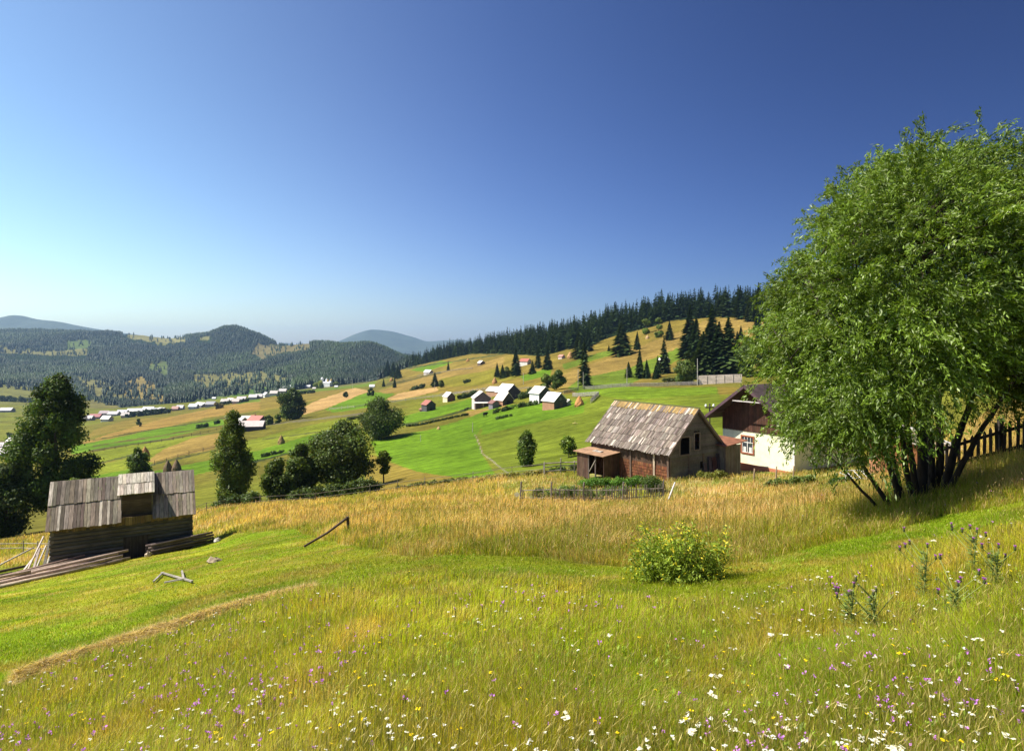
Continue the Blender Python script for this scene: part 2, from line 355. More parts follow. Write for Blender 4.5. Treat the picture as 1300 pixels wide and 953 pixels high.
# ------------------------------------------------------------ foreground zones
LOWLINE = ([-300,20,100,180,250,320,380,440,520,640,760,860,950,1050,1150,1300,1500],[960,868,836,811,786,763,750,737,729,727,745,768,763,735,700,654,600])
UPLINE = ([-300,60,250,300,370,420,500,560,700,820,900,960,1050,1110,1200,1300,1500],[722,722,688,678,672,690,700,704,711,721,722,712,690,682,655,637,590])
def zones(x, Y, px, py):
    """tall-grass height, colour (albedo) and mown-ness for foreground points"""
    jit = (fbm(x*.5, Y*.5, 40, 3)-.5)*np.clip(60/Y, 1.5, 10)
    lo = np.interp(px, *LOWLINE)+jit*2.2+.12*F/Y; up = np.interp(px, *UPLINE)+jit*1.5
    mown = ((py < lo) & (py > up)).astype(float)
    lower = (py >= lo)
    n1 = fbm(x*.35, Y*.35, 41, 4); n2 = fbm(x*1.3, Y*1.3, 43, 3); n3 = fbm(x*.16, Y*.16, 45, 3)
    c = np.zeros(x.shape+(3,))
    mg = np.array([.235, .34, .015]); my = np.array([.36, .38, .03]); mt = np.array([.50, .38, .10])
    k = np.clip((n1-.38)*3, 0, 1)[..., None]; c_m = mg*(1-k)+my*k
    k = np.clip((n2-.52)*4, 0, 1)[..., None]*.65; c_m = c_m*(1-k)+mt*k
    lg = np.array([.27, .39, .018]); ly = np.array([.55, .56, .04]); lt = np.array([.66, .50, .12])
    k = np.clip((n1-.40)*2.6, 0, 1)[..., None]; c_l = lg*(1-k)+ly*k
    k = np.clip((n2-.52)*3.5, 0, 1)[..., None]*.6; c_l = c_l*(1-k)+lt*k
    # upper band: green near its lower edge, tan / rose-tan towards the back
    back = np.clip((up-py)/np.interp(px, [0,400,700,1050], [14,18,55,55]), 0, 1)
    ug = np.array([.30, .34, .03]); ut = np.array([.70, .52, .19]); ur = np.array([.64, .48, .23])
    w = np.clip((px-520)/240, 0, 1)[..., None]; tn = ut*(1-w)+ur*w
    k = np.clip(back*.85-.12+(n1-.5)*2.6+(n2-.5)*1.2, 0, 1)[..., None]; c_u = ug*(1-k)+tn*k
    yard = ((px > 640) & (px < 1100) & (py < np.interp(px, [640,760,850,930,1100],[628,634,634,612,640])))
    k = (yard*np.clip((n2-.32)*3, 0, 1))[..., None]*.8; c_u = c_u*(1-k)+np.array([.18, .26, .03])*k
    c = np.where(mown[..., None] > .5, c_m, np.where(lower[..., None], c_l, c_u))
    c = c*(.68+.62*n3)[..., None]
    h = np.where(mown > .5, .05+.045*n2, np.where(lower, .07+.24*n1, .12+.22*n1+.22*np.clip(back*2, 0, 1)))
    h = h*np.where((~lower) & (mown < .5) & yard, .75, 1)
    return h, c, mown, lower

# ------------------------------------------------------------ the ground sheet
def make_ground():
    pxs = np.concatenate([np.arange(-1200, -60, 20.), np.arange(-60, 1361, 1.7), np.arange(1380, 2500, 20.)])
    Ys = np.exp(np.linspace(math.log(.35), math.log(13500), 1050))
    PXm, Ym = np.meshgrid(pxs, Ys); X = (PXm-CX)/F*Ym; Z = ground_z(X, Ym)
    py = base_py(PXm.ravel(), Ym.ravel()).reshape(Ym.shape)
    c = np.empty(X.shape+(3,)); c[:] = OLIVE
    n = fbm(X/30, Ym/30, 21, 4)[..., None]
    c = np.array(OLIVE)*(1-n)+np.array(YGREEN)*n
    jx = PXm+(fbm(X/9, Ym/9, 31, 3)-.5)*3; jy = py+(fbm(X/9, Ym/9, 32, 3)-.5)*1.6
    mid = (Ym > 48) & (Ym < 1700)
    for poly, col in FIELDS: c[mid & inpoly(jx, jy, poly)] = col
    # seams between strips
    for a, b, w, col in [((115,572),(290,545),.7,(.10,.09,.03)),((110,592),(210,566),.6,(.08,.09,.03)),((190,590),(292,568),.7,(.07,.08,.03)),
        ((335,557),(460,541),.6,(.10,.11,.03)),((118,558),(330,523),.6,(.09,.09,.02)),((118,566),(285,540),.8,(.13,.11,.03)),((300,592),(375,573),1.0,(.05,.07,.02)),((510,540),(560,530),1.2,(.06,.08,.02)),
        ((560,530),(612,514),1.2,(.06,.08,.02)),((604,552),(612,575),.6,PATH),((612,575),(652,606),.7,PATH),((330,540),(500,520),1.2,(.19,.17,.09)),
        ((640,507),(720,497),.8,(.10,.10,.04)),((420,489),(500,478),.7,(.08,.09,.03)),((490,489),(560,473),.7,(.10,.09,.03)),((560,500),(700,490),1.0,(.2,.17,.09)),((500,470),(640,449),.8,(.09,.1,.03))]:
        ax, ay = a; bx, by = b; t = np.clip(((jx-ax)*(bx-ax)+(jy-ay)*(by-ay))/((bx-ax)**2+(by-ay)**2), 0, 1)
        dd = np.hypot(jx-ax-t*(bx-ax), jy-ay-t*(by-ay)); c[mid & (dd < w)] = col
    far = Ym >= 1100
    c[far] = np.array((.17, .17, .05))
    for poly, col in FAR_FIELDS: c[far & inpoly(jx, jy, poly)] = col
    fm = forest_far(PXm, py, Ym) | (forest_ridge(PXm, py, Ym))
    c[fm] = DARKG
    c[Ym > 3600] = DARKG
    c *= .78
    near = Ym < 62
    h, cz, mown, low = zones(X[near], Ym[near], PXm[near], py[near])
    edge = np.clip((62-Ym[near])/8, 0, 1)[:, None]
    c[near] = c[near]*(1-edge)+cz*.7*edge
    nr, nc = X.shape
    idx = np.arange(nr*nc).reshape(nr, nc)
    f = np.stack([idx[:-1, :-1], idx[:-1, 1:], idx[1:, 1:], idx[1:, :-1]], -1).reshape(-1, 4)
    o = fast_mesh('ground', np.stack([X, Ym, Z], -1).reshape(-1, 3), f, c.reshape(-1, 3), M['ground'], smooth=True)
    tag(o, kind='structure')
make_ground()

def mountain(Y0, prof, depth, col):
    xs = np.array([p[0] for p in prof]); hs = np.array([p[1] for p in prof])
    px = np.linspace(xs[0], xs[-1], 260); crest = (HY-pchip(xs, hs, px))/F*Y0
    t = np.linspace(-1, 1, 50); PXm, Tm = np.meshgrid(px, t)
    X = (PXm-CX)/F*Y0; Y = Y0+Tm*depth
    n = fbm(X/700, Y/700, 60, 5)-.5
    s = np.clip(1-np.abs(Tm), 0, 1)**1.25
    Z = -110+(crest[None, :]+110)*s+n*150*(1-s)*np.clip(s*4, 0, 1)+n*14
    idx = np.arange(X.size).reshape(X.shape)
    f = np.stack([idx[:-1, :-1], idx[:-1, 1:], idx[1:, 1:], idx[1:, :-1]], -1).reshape(-1, 4)
    c = np.empty(X.shape+(3,)); c[:] = col
    g = fbm(X/300, Y/300, 66, 4)[..., None]; c = c*(.7+.6*g)
    tag(fast_mesh('mountain', np.stack([X, Y, Z], -1).reshape(-1, 3), f, c.reshape(-1, 3), M['mount'], smooth=True), kind='structure')
mountain(7000, [(-500,428),(-300,415),(-100,408),(0,402),(20,398.5),(45,404),(72,407.5),(100,413),(150,421),(230,432),(300,444),(340,450)], 1900, (.06,.075,.04))
mountain(9500, [(340,441),(362,435),(378,438),(400,441),(432,432),(455,422),(474,417.5),(495,419.5),(520,426),(545,433),(580,431),(640,436),(760,445)], 1900, (.05,.065,.04))

# ------------------------------------------------------------ vegetation
def quads_from(pos, a, b):
    """rhombic leaves: pos centre, a half long axis, b half short axis"""
    n = len(pos); v = np.empty((n, 4, 3)); v[:, 0] = pos-a; v[:, 1] = pos+b; v[:, 2] = pos+a; v[:, 3] = pos-b
    return v.reshape(-1, 3), np.arange(n*4).reshape(n, 4)
def unit(a): return a/np.maximum(np.linalg.norm(a, axis=-1, keepdims=True), 1e-9)
def leaf_cloud(blobs, n, leaf, asp, col, droop=.2, shell=.45, up=.15, rs=None, cvar=.22):
    g = rs or rng
    C = np.array([b[0] for b in blobs], float); Rr = np.array([b[1] if hasattr(b[1], '__len__') else (b[1],)*3 for b in blobs], float)
    w = (Rr.prod(1))**(2/3); k = g.choice(len(blobs), n, p=w/w.sum())
    d = unit(g.normal(size=(n, 3))); r = shell+(1-shell)*g.random(n)**.7
    r *= 1+.12*g.normal(size=n)
    p = C[k]+d*r[:, None]*Rr[k]
    nor = unit(d*.8+g.normal(size=(n, 3))*.55+np.array([0, 0, up]))
    t = unit(np.cross(nor, g.normal(size=(n, 3)))); t[:, 2] -= droop; t = unit(t); b = unit(np.cross(nor, t))
    s = leaf*(.6+.8*g.random(n))
    v, f = quads_from(p, t*s[:, None]*.5, b*s[:, None]*.5*asp)
    cc = np.array(col)*(1+cvar*g.normal(size=(n, 1)))*(1+.07*g.normal(size=(n, 3)))
    bc = 1+.22*g.normal(size=(len(blobs), 1)); cc = np.clip(cc*bc[k], .004, 1)
    return v, f, np.repeat(cc, 4, 0)
def crown_blobs(w, h, base, k, g, shape='round', rel=.30):
    """many overlapping lobes filling a crown of width w between heights base and h"""
    out = []; n = k
    for i in range(n):
        u = g.random(); z = base+(h-base)*(.06+.88*u)
        if shape == 'round': env = math.sqrt(max(.05, 1-(2*u-.95)**2))
        elif shape == 'poplar': env = min(1, .55+1.6*u)*(1-u**2.6*.78)
        else: env = 1-.75*u
        a = g.random()*2*math.pi; q = math.sqrt(g.random())*.82
        rr = w*rel*1.18*(.6+.6*g.random())*(.6+.4*env)
        d = max(0, w/2*env-rr*.6)
        out.append(((math.cos(a)*q*d/.82, math.sin(a)*q*d/.82, z), (rr, rr, rr*(.8 if shape == 'round' else 1.1))))
    return out
def leafy_tree(name, label, cat, loc, w, h, n=9000, leaf=.3, col=(.06, .10, .02), shape='round', base=.12, k=34, seed=1, group=None, rel=.22, trunks=1, gap=1.0):
    g = np.random.default_rng(seed); rn = random.Random(seed)
    t = thing(name, label, cat, loc, 0, group)
    m = MB(); bl = crown_blobs(w, h, h*base, k, g, shape, rel)
    for q in range(trunks):
        ox = rn.uniform(-.15, .15)*w*(trunks > 1); pts = [(ox, 0, -.4)]
        for i in range(1, 7):
            z = h*.86*i/6; pts.append((ox*(1+i*.2)+rn.uniform(-.02, .02)*w, rn.uniform(-.02, .02)*w, z))
        r0 = h*.022/(1 if trunks == 1 else 1.4); m.tube(pts, [r0*(1.15-i/6.3) for i in range(7)], 7)
    for c, r in bl[:22]:
        z0 = max(h*.1, c[2]*rn.uniform(.45, .7)); m.tube([(0, 0, z0), (c[0]*.5, c[1]*.5, (z0+c[2])/2+h*.01), c], [h*.008, h*.006, h*.003], 5)
    m.build('trunk', M['bark_far'], t, True)
    v, f, c = leaf_cloud(bl, int(n*1.35), leaf*1.05, .62, (col[0]*1.6, col[1]*1.45, col[2]*1.1), rs=g, shell=.3*gap)
    fast_mesh('crown', v, f, c, M['leaf'], t)
    return t
def spruce_arrays(h, w, g, nb=420, col=(.03, .055, .018), base=.06, irr=.25, droop=.35):
    u = np.sort(g.random(nb))**.85; z = h*(base+(1-base)*u)
    a = g.random(nb)*2*np.pi+u*40; L = w/2*(1-u)**.92*(1+irr*g.normal(size=nb)*.6)+.006*h
    L = np.clip(L, .006*h, w*.62)
    d = np.stack([np.cos(a), np.sin(a), np.zeros(nb)], 1); s = np.stack([-np.sin(a), np.cos(a), np.zeros(nb)], 1)
    p0 = np.stack([np.zeros(nb), np.zeros(nb), z], 1)
    wd = (.16*L+.035*w)[:, None]*.9
    p1 = p0+d*L[:, None]*.55+np.array([0, 0, 1])*(-droop*.35*L)[:, None]
    p2 = p0+d*L[:, None]+np.array([0, 0, 1])*(-droop*L)[:, None]
    V = np.stack([p0-s*wd*.3, p0+s*wd*.3, p1+s*wd, p1-s*wd-np.array([0, 0, 1])*wd*.7, p2], 1)
    n = nb; i = np.arange(n)*5
    f = np.concatenate([np.stack([i, i+1, i+2], 1), np.stack([i, i+2, i+3], 1), np.stack([i+3, i+2, i+4], 1)])
    c = np.clip(np.array(col)*(1+.3*g.normal(size=(n, 1))), .004, 1)
    return V.reshape(-1, 3), f, np.repeat(c, 5, 0)
_sp = []
for i in range(5):
    g = np.random.default_rng(100+i)
    v, f, c = spruce_arrays(1.0, [.34, .40, .46, .30, .38][i], g, 640, irr=[.3, .25, .4, .5, .3][i], col=[(.042,.075,.022), (.034,.064,.022), (.052,.082,.020), (.044,.07,.024), (.036,.066,.02)][i])
    me = fast_mesh('crown', v, f, c, M['needle']); cr = me.data; bpy.data.objects.remove(me)
    b = MB(); b.tube([(0, 0, -.03), (0, 0, .5), (0, 0, .98)], [.016, .009, .001], 6); tr = b.build('trunk', M['bark_far']); td = tr.data; bpy.data.objects.remove(tr)
    v, f, c = spruce_arrays(1.0, [.36, .42, .46, .34, .40][i], g, 150, irr=.35, col=[(.028,.052,.018),(.036,.066,.020),(.046,.076,.020),(.024,.046,.018),(.034,.06,.018)][i]); me = fast_mesh('spruce_tree', v, f, c, M['needle']); lo = me.data; bpy.data.objects.remove(me)
    _sp.append((cr, td, lo))
def spruce(label, loc, h, var=0, group=None, fat=1.0, rot=0, name='spruce_tree'):
    t = thing(name, label, 'tree', loc, rot, group)
    for nm, me in (('crown', _sp[var][0]), ('trunk', _sp[var][1])):
        o = bpy.data.objects.new(nm, me); COL.objects.link(o); o.parent = t; o.scale = (h*fat, h*fat, h)
    return t

# forest on the far side of the valley (nobody could count it)
def cones(pts, hs, ws, cols, g, sides=5):
    n = len(pts); V = []; Fc = []; C = []
    a0 = g.random(n)*6.28
    def tier(z0, z1, rw):
        ring = np.stack([np.stack([np.cos(a0+2*np.pi*k/sides)*ws*rw*(1+.25*g.normal(size=n)), np.sin(a0+2*np.pi*k/sides)*ws*rw*(1+.25*g.normal(size=n)), hs*z0*(1+.1*g.normal(size=n))], 1)+pts for k in range(sides)], 1)
        top = pts+np.stack([np.zeros(n), np.zeros(n), hs*z1], 1)
        return np.concatenate([ring, top[:, None]], 1)
    for (z0, z1, rw) in ((.08, .62, .5), (.42, 1.0, .34)):
        b = sum(len(x) for x in V); vv = tier(z0, z1, rw).reshape(-1, 3); i = b+np.arange(n)*(sides+1)
        for k in range(sides): Fc.append(np.stack([i+k, i+(k+1) % sides, i+sides], 1))
        V.append(vv); C.append(np.repeat(cols, sides+1, 0))
    return np.concatenate(V), np.concatenate(Fc), np.concatenate(C)
def far_forest():
    g = np.random.default_rng(5); n = 210000
    px = g.uniform(-160, 525, n); Y = np.exp(g.uniform(math.log(1100), math.log(3500), n))
    py = base_py(px, Y); k = forest_far(px, py, Y) & (Y < 3450)
    # thin scatter inside some clearings
    sc_ = (~k) & (Y > 1150) & (py < np.interp(px, *VALLEY)-1) & (g.random(n) < .07*(vnoise(px*.3, py*.3, 9) > .45))
    k &= (g.random(n) < .55); cov = clear_cover(px, py, 15/Y*F); k &= (~cov) | (g.random(n) < .22); k |= sc_; sml = cov & ~sc_
    px, Y = px[k], Y[k]; x = (px-CX)/F*Y; z = ground_z(x, Y)
    hs = g.uniform(11, 19, len(x))*(.75+.5*vnoise(x/60, Y/60, 4)); ws = hs*g.uniform(.34, .46, len(x))
    hs = np.where(sml[k], hs*.42, hs); ws = np.where(sml[k], ws*.55, ws)
    b = np.clip((fbm(x/150, Y/330, 14, 3)[:, None]-.36)*3.2, 0, 1)
    cols = (np.array([.007, .017, .010])*(1-b)+np.array([.028, .050, .016])*b)*(1+.28*g.normal(size=(len(x), 1)))
    v, f, c = cones(np.stack([x, Y, z-.5], 1), hs, ws, np.clip(cols, .004, 1), g)
    tag(fast_mesh('forest', v, f, c, M['needle']), 'dark spruce forest covering the hills beyond the valley', 'forest', kind='stuff')
    print('far trees', len(x))
far_forest()
# spruce wood on the ridge above the hillside farms: the 300 that show largest as trees, the rest as one mass
def ridge_forest():
    g = np.random.default_rng(6); n = 60000
    px = g.uniform(480, 1340, n); Y = np.exp(g.uniform(math.log(360), math.log(1350), n)); py = base_py(px, Y)
    k = forest_ridge(px, py, Y) & (g.random(n) < .5*(Y/1350)**1.2+.02)
    px, Y, py = px[k], Y[k], py[k]; x = (px-CX)/F*Y
    # thin to a spacing of ~4.5 m
    keep = []; grid = {}
    for i in g.permutation(len(x)):
        sp = 6.5; key = (int(x[i]//sp), int(Y[i]//sp))
        if key in grid: continue
        grid[key] = 1; keep.append(i)
    keep = np.array(keep); x, Y, px, py = x[keep], Y[keep], px[keep], py[keep]; z = ground_z(x, Y)
    hs = g.uniform(11, 25, len(x))*(.8+.4*vnoise(x/25, Y/25, 8)); low = np.interp(px, *RIDGE_LOW)
    vis = (px < 985)
    front = low-py       # small = lower edge of the wood, fully seen
    show = hs*F/Y-front*.55+np.where(vis, 0, -100)
    order = np.argsort(-show); sel = order[:285]; rest = order[285:]
    for j in sel:
        o = bpy.data.objects.new('spruce_tree', _sp[int(g.integers(5))][2]); COL.objects.link(o)
        s = hs[j]; fat = g.uniform(.85, 1.6); o.scale = (s*fat, s*fat, s); o.location = (x[j], Y[j], z[j]-.4); o.rotation_euler = (0, 0, g.uniform(0, 6.28))
        tag(o, 'dark spruce of the close-grown wood along the ridge above the farms', 'tree', 'spruces of the ridge wood')
    b = fbm(x/40, Y/40, 14, 3)[rest][:, None]
    cols = (np.array([.026, .050, .016])*(1-b)+np.array([.060, .088, .022])*b)*(1+.25*g.normal(size=(len(rest), 1)))
    V = []; Fs = []; C = []; off = 0
    tpl = []
    for i in range(5):
        me = _sp[i][2]; vv = np.empty(len(me.vertices)*3, np.float32); me.vertices.foreach_get('co', vv); vv = vv.reshape(-1, 3)
        ff = np.empty(len(me.loops), np.int32); me.loops.foreach_get('vertex_index', ff); tpl.append((vv, ff.reshape(-1, 3)))
    for q, j in enumerate(rest):
        vv, ff = tpl[q % 5]; V.append(vv*np.array([hs[j], hs[j], hs[j]])*np.array([1.1, 1.1, 1])+np.array([x[j], Y[j], z[j]-.4])); Fs.append(ff+off); C.append(np.repeat(np.clip(cols[q:q+1], .004, 1), len(vv), 0)); off += len(vv)
    tag(fast_mesh('forest', np.concatenate(V), np.concatenate(Fs), np.concatenate(C), M['needle']), 'thick spruce wood behind the front trees of the ridge', 'forest', kind='stuff')
    print('ridge trees', len(x), 'mass', len(rest))
ridge_forest()

# single spruces on the slopes: px, base row, top row, variant, fatness, label
SP = [
 (742,489,427,3,.85,'tall narrow spruce with bare lower trunk beside the two wooden poles'),
 (789,451,407,2,1.35,'very broad dark spruce standing alone on the orange slope'),
 (809,444,420,1,1,'pointed spruce just behind the very broad dark spruce'),
 (773,446,437,1,1.2,'dwarf round spruce in the green strip under the wood'),
 (812,480,441,0,1,'spruce with bare foot on the small earth bank beyond the long fence'),
 (821,480,455,1,1.1,'bushy younger spruce leaning against the one on the earth bank'),
 (798,479,458,2,1.1,'low spruce directly behind the pale utility pole of the green strip'),
 (832,481,462,1,1.1,'small spruce between the earth bank and the rounded leafy tree'),
 (843,474,425,3,1,'slim ragged spruce above the little white-roofed hut'),
 (835,479,450,0,1,'short dense spruce at the foot of the slim ragged one'),
 (850,432,407,1,1.2,'compact spruce near the top of the orange slope'),
 (876,458,386,1,.9,'tallest dark spruce of the hillside group above the rounded leafy tree'),
 (884,462,400,0,1,'dark spruce crowded against the tallest one on the hillside'),
 (893,480,420,2,1,'broad spruce left of the densest group above the concrete wall'),
 (904,474,385,0,1,'high spruce in the middle of the group above the concrete wall'),
 (913,478,408,1,1.1,'thick spruce in front of the high one above the concrete wall'),
 (925,477,402,2,1,'wide spruce closing the group over the concrete wall'),
 (936,470,420,0,1.1,'spruce half hidden beside the big willow and the concrete wall'),
 (963,408,358,0,1.05,'spruce that stands highest against the sky on the ridge'),
 (940,405,362,1,1.05,'second highest spruce against the sky on the ridge'),
 (952,408,376,2,1,'shorter spruce between the two highest ones on the ridge'),
 (552,491,472,2,1.3,'lone spruce beside the thin pole in the middle pasture'),
 (487,491,480,1,1,'tiny spruce at the edge of the pasture below the ridge end'),
 (501,492,477,0,1,'small spruce in the pasture a little right of the tiny one'),
 (631,479,460,1,1.1,'pointed spruce just above the upper farm roofs'),
 (638,480,462,2,1.2,'dark spruce touching the pointed one above the farm roofs'),
 (655,478,440,1,1.05,'tall black-green spruce above the cluster of farm roofs'),
 (569,470,457,3,1,'thin young spruce under the edge of the ridge wood'),
 (492,478,456,1,1.3,'first spruce of the clump at the low end of the ridge wood'),
 (499,479,458,0,1.3,'second spruce of the clump at the low end of the ridge wood'),
 (505,481,462,2,1.2,'foremost spruce of the clump at the low end of the ridge wood'),
 (683,468,442,0,1.2,'spruce by the red-roofed white cottage under the wood'),
 (695,470,440,1,1.2,'taller spruce beside the haystack under the wood'),
 (676,475,457,2,1.2,'low spruce in front of the red-roofed white cottage'),
 (735,455,420,2,1.1,'dark spruce on the edge of the wood above the two wooden poles'),
 (747,446,415,1,1.1,'spruce at the lower tip of the wood above the orange slope'),
 (973,428,392,0,1.0,'spruce beside the willow crown on the high pasture'),
]
for i, (px, pb, pt, var, fat, lab) in enumerate(SP):
    p = at(px, pb, ymin=100); h = (pb-pt)/F*p.y
    spruce(lab, (p.x, p.y, p.z-.2), h, var, None, fat*(1.45 if px > 868 and pt < 425 and px < 940 else 1.2), i*1.3)

_g = np.random.default_rng(91); _n = 0
while _n < 22:
    px, pb = _g.uniform(880, 990), _g.uniform(405, 476)
    if pb < 400+(985-px)*.25 and _g.random() < .6: continue
    p = at(px, pb, ymin=150); spruce('spruce of the loose stand scattered down the slope beside the willow crown', (p.x, p.y, p.z-.2), _g.uniform(9, 17), int(_g.integers(5)), 'spruces scattered beside the willow', _g.uniform(1.1, 1.5), _g.uniform(0, 6)); _n += 1
# leafy trees: px, base row (or None with Y), top row, width px, ...
def LT(label, px, pb, pt, wpx, Y=None, name='broadleaf_tree', **k):
    Y = Y or hit(px, pb, 50); x = (px-CX)/F*Y; z = gz(x, Y)
    top = (HY-pt)/F*Y; h = top-z
    return leafy_tree(name, label, 'tree', (x, Y, z-.1), wpx/F*Y, h, **k)
LT('tall dark ragged tree rising behind the old plank barn', 70, 0, 468, 112, Y=78, n=34000, leaf=.30, col=(.045,.08,.016), shape='poplar', base=.10, k=95, seed=2, rel=.12, gap=.9)
LT('low dense tree at the foot of the tall ragged one, at the picture edge', 8, 0, 590, 80, Y=74, n=13000, leaf=.3, col=(.04,.065,.014), k=40, seed=3, base=.0, rel=.2)
LT('lighter green bushy tree directly behind the barn roof end', 94, 0, 606, 44, Y=66, n=10000, leaf=.28, col=(.07,.11,.02), k=30, seed=4, base=0)
LT('small round tree peeping over the middle of the plank barn roof', 175, 0, 566, 38, Y=125, n=7000, leaf=.42, col=(.05,.085,.018), k=26, seed=5, base=.05)
LT('slender birch with light upper twigs between barn and thicket', 296, 0, 518, 56, Y=76, n=19000, leaf=.24, col=(.065,.10,.02), shape='poplar', base=.04, k=60, seed=6, rel=.19, name='birch_tree', gap=.8)
LT('lowest bush-like tree at the left side of the thicket', 352, 0, 583, 46, Y=80, n=8000, leaf=.3, col=(.06,.095,.018), k=26, seed=7, base=0)
LT('middle tree of the thicket, darker and upright', 383, 0, 560, 48, Y=84, n=10000, leaf=.3, col=(.05,.08,.016), k=34, seed=8, base=0)
LT('largest grey-green tree of the thicket below the fields', 436, 0, 534, 92, Y=88, n=26000, leaf=.32, col=(.055,.085,.022), k=60, seed=9, base=0, rel=.17)
LT('big rounded tree behind the thicket, two crowns grown together', 482, 558, 506, 62, n=15000, leaf=.5, col=(.04,.065,.014), k=40, seed=10, base=.02, rel=.2)
LT('lone round dark tree beside the pale stubble field', 371, 533, 494, 37, n=10000, leaf=.95, col=(.04,.07,.013), k=34, seed=11, base=.05, rel=.2)
LT('thin single-stemmed young tree at the lower edge of the bright green field', 487, 613, 570, 18, n=2600, leaf=.28, col=(.08,.12,.02), k=26, seed=12, base=.3, rel=.26)
LT('small dark tree casting a shadow on the near green slope', 669, 592, 546, 27, n=7000, leaf=.24, col=(.05,.085,.015), k=34, seed=13, base=.03, shape='poplar', rel=.26)
LT('sparse sapling with see-through top on the slope left of the shingled barn', 722, 580, 552, 24, n=1300, leaf=.26, col=(.08,.13,.02), k=12, seed=14, base=.1)
LT('leafy tree right behind the pair of white-roofed barns', 707, 494, 468, 21, n=4000, leaf=.7, col=(.05,.085,.017), k=18, seed=15, base=.05)
LT('lower leafy tree touching the one behind the white-roofed barns', 692, 493, 474, 16, n=2500, leaf=.7, col=(.07,.11,.02), k=14, seed=16, base=0)
LT('rounded grey-green tree beside the pale concrete wall', 870, 489, 455, 32, n=6500, leaf=.6, col=(.075,.115,.03), k=26, seed=17, base=0, rel=.2)
LT('broad leafy tree between the concrete wall and the willow', 948, 478, 428, 36, n=7000, leaf=.7, col=(.06,.10,.02), k=26, seed=18, base=0, rel=.2)
LT('small tree on the far stubble field edge', 177, 541, 530, 7, n=900, leaf=1.0, col=(.05,.08,.02), k=8, seed=19, base=0)
LT('round tree at the lower end of the stubble field', 439, 505, 497, 8, n=900, leaf=1.1, col=(.04,.07,.02), k=8, seed=20, base=0)
LT('dark round tree with a shadow right of the stubble field', 471, 503, 493, 11, n=1200, leaf=1.0, col=(.035,.06,.015), k=8, seed=21, base=0)
LT('brownish round tree among the far village houses', 277, 519, 510, 12, n=1200, leaf=1.6, col=(.09,.08,.03), k=8, seed=22, base=0)
LT('dark conifer-like tree in the far village by the white house', 354, 500, 484, 8, n=1200, leaf=1.5, col=(.03,.05,.02), k=8, seed=23, base=0, shape='cone')
LT('yellow-green tree in front of the white church', 406, 493, 484, 16, n=1600, leaf=1.8, col=(.12,.16,.03), k=10, seed=24, base=0)
LT('yellow-green tree on the far side of the white church', 427, 490, 483, 11, n=1200, leaf=1.8, col=(.11,.15,.03), k=8, seed=25, base=0)
LT('leafy bush tree beside the lower farm with the long grey roof', 341, 539, 527, 14, n=2000, leaf=.9, col=(.05,.08,.02), k=12, seed=26, base=0)
LT('leafy bush tree touching the lone round dark tree', 353, 537, 526, 12, n=1800, leaf=.9, col=(.06,.095,.02), k=10, seed=27, base=0)
LT('bright green leafy tree under the ridge wood by the pasture', 836, 428, 403, 14, n=2000, leaf=1.1, col=(.08,.125,.025), k=12, seed=28, base=0)
LT('bright green leafy tree at the edge of the ridge wood', 820, 424, 404, 14, n=2000, leaf=1.1, col=(.08,.125,.025), k=12, seed=29, base=0)
LT('light green tree between the spruces above the farm roofs', 644, 478, 465, 10, n=1500, leaf=1, col=(.09,.12,.03), k=10, seed=30, base=0)
LT('leafy tree right of the lone spruce in the middle pasture', 560, 492, 483, 9, n=1200, leaf=.9, col=(.07,.1,.025), k=10, seed=31, base=0)
LT('tree beside a far farmhouse at the valley edge', 12, 560, 548, 10, n=900, leaf=1.8, col=(.04,.06,.02), k=8, seed=32, base=0)

# bushes and hedges
def bush(label, px, py, wpx, hpx, col=(.06,.1,.02), Y=None, n=1500, leaf=None, seed=1, name='bush', group=None, yw=None):
    Y = Y or hit(px, py, 30); p = at(px, Y=Y); g = np.random.default_rng(seed); w = wpx/F*Y; h = hpx/F*Y
    bl = []
    for i in range(max(7, int(wpx/hpx*7))):
        r = h*g.uniform(.16, .48); bl.append(((g.uniform(-1, 1)*max(0.05, w/2-r), g.uniform(-.4, .4)*min(w, h), g.uniform(.25, .95)*max(.05, h-r)), (r*1.15, r*1.15, r)))
    v, f, c = leaf_cloud(bl, n, leaf or 1.6/F*Y, .65, col, rs=g)
    v = v+np.array([0, 0, 0]); v[:, 2] += ground_z(v[:, 0]+p.x, v[:, 1]+p.y)-p.z
    o = fast_mesh(name, v, f, c, M['leaf']); o.location = p
    return tag(o, label, 'bush' if name == 'bush' else 'hedge', group)
bush('low hedge bush between the farm barns left of the white-roofed house', 593, 505, 26, 8, seed=1, n=2600, col=(.045,.075,.018))
bush('bush running below the farm yards at the edge of the bright field', 655, 519, 60, 7, seed=2, n=3500, col=(.06,.1,.02), name='hedge')
bush('thick greenery between the farm roofs and the twin barns', 671, 504, 32, 12, seed=3, n=3200, col=(.06,.095,.02))
bush('bush behind the farm fence under the stony road', 592, 486, 12, 5, seed=4, n=900, col=(.05,.08,.02))
bush('dark low bush behind the stubble patch', 530, 494, 20, 6, seed=5, n=1400, col=(.05,.075,.02))
bush('round bush on the lower slope just left of the shingled barn', 733, 597, 26, 10, seed=6, n=2600, col=(.06,.1,.02))
bush('wide bush on the lower slope beside the rail fence', 706, 601, 30, 9, seed=7, n=2600, col=(.07,.115,.02))
bush('bush beneath the red-roofed small barn hedge', 592, 521, 6, 4, seed=8, n=500, col=(.03,.05,.015))
bush('bush by the far field track, two rounded lumps', 257, 543, 16, 6, seed=9, n=1200, col=(.04,.07,.02))
bush('dark bush in the field corner beside the track', 275, 538, 9, 5, seed=10, n=800, col=(.04,.07,.02))
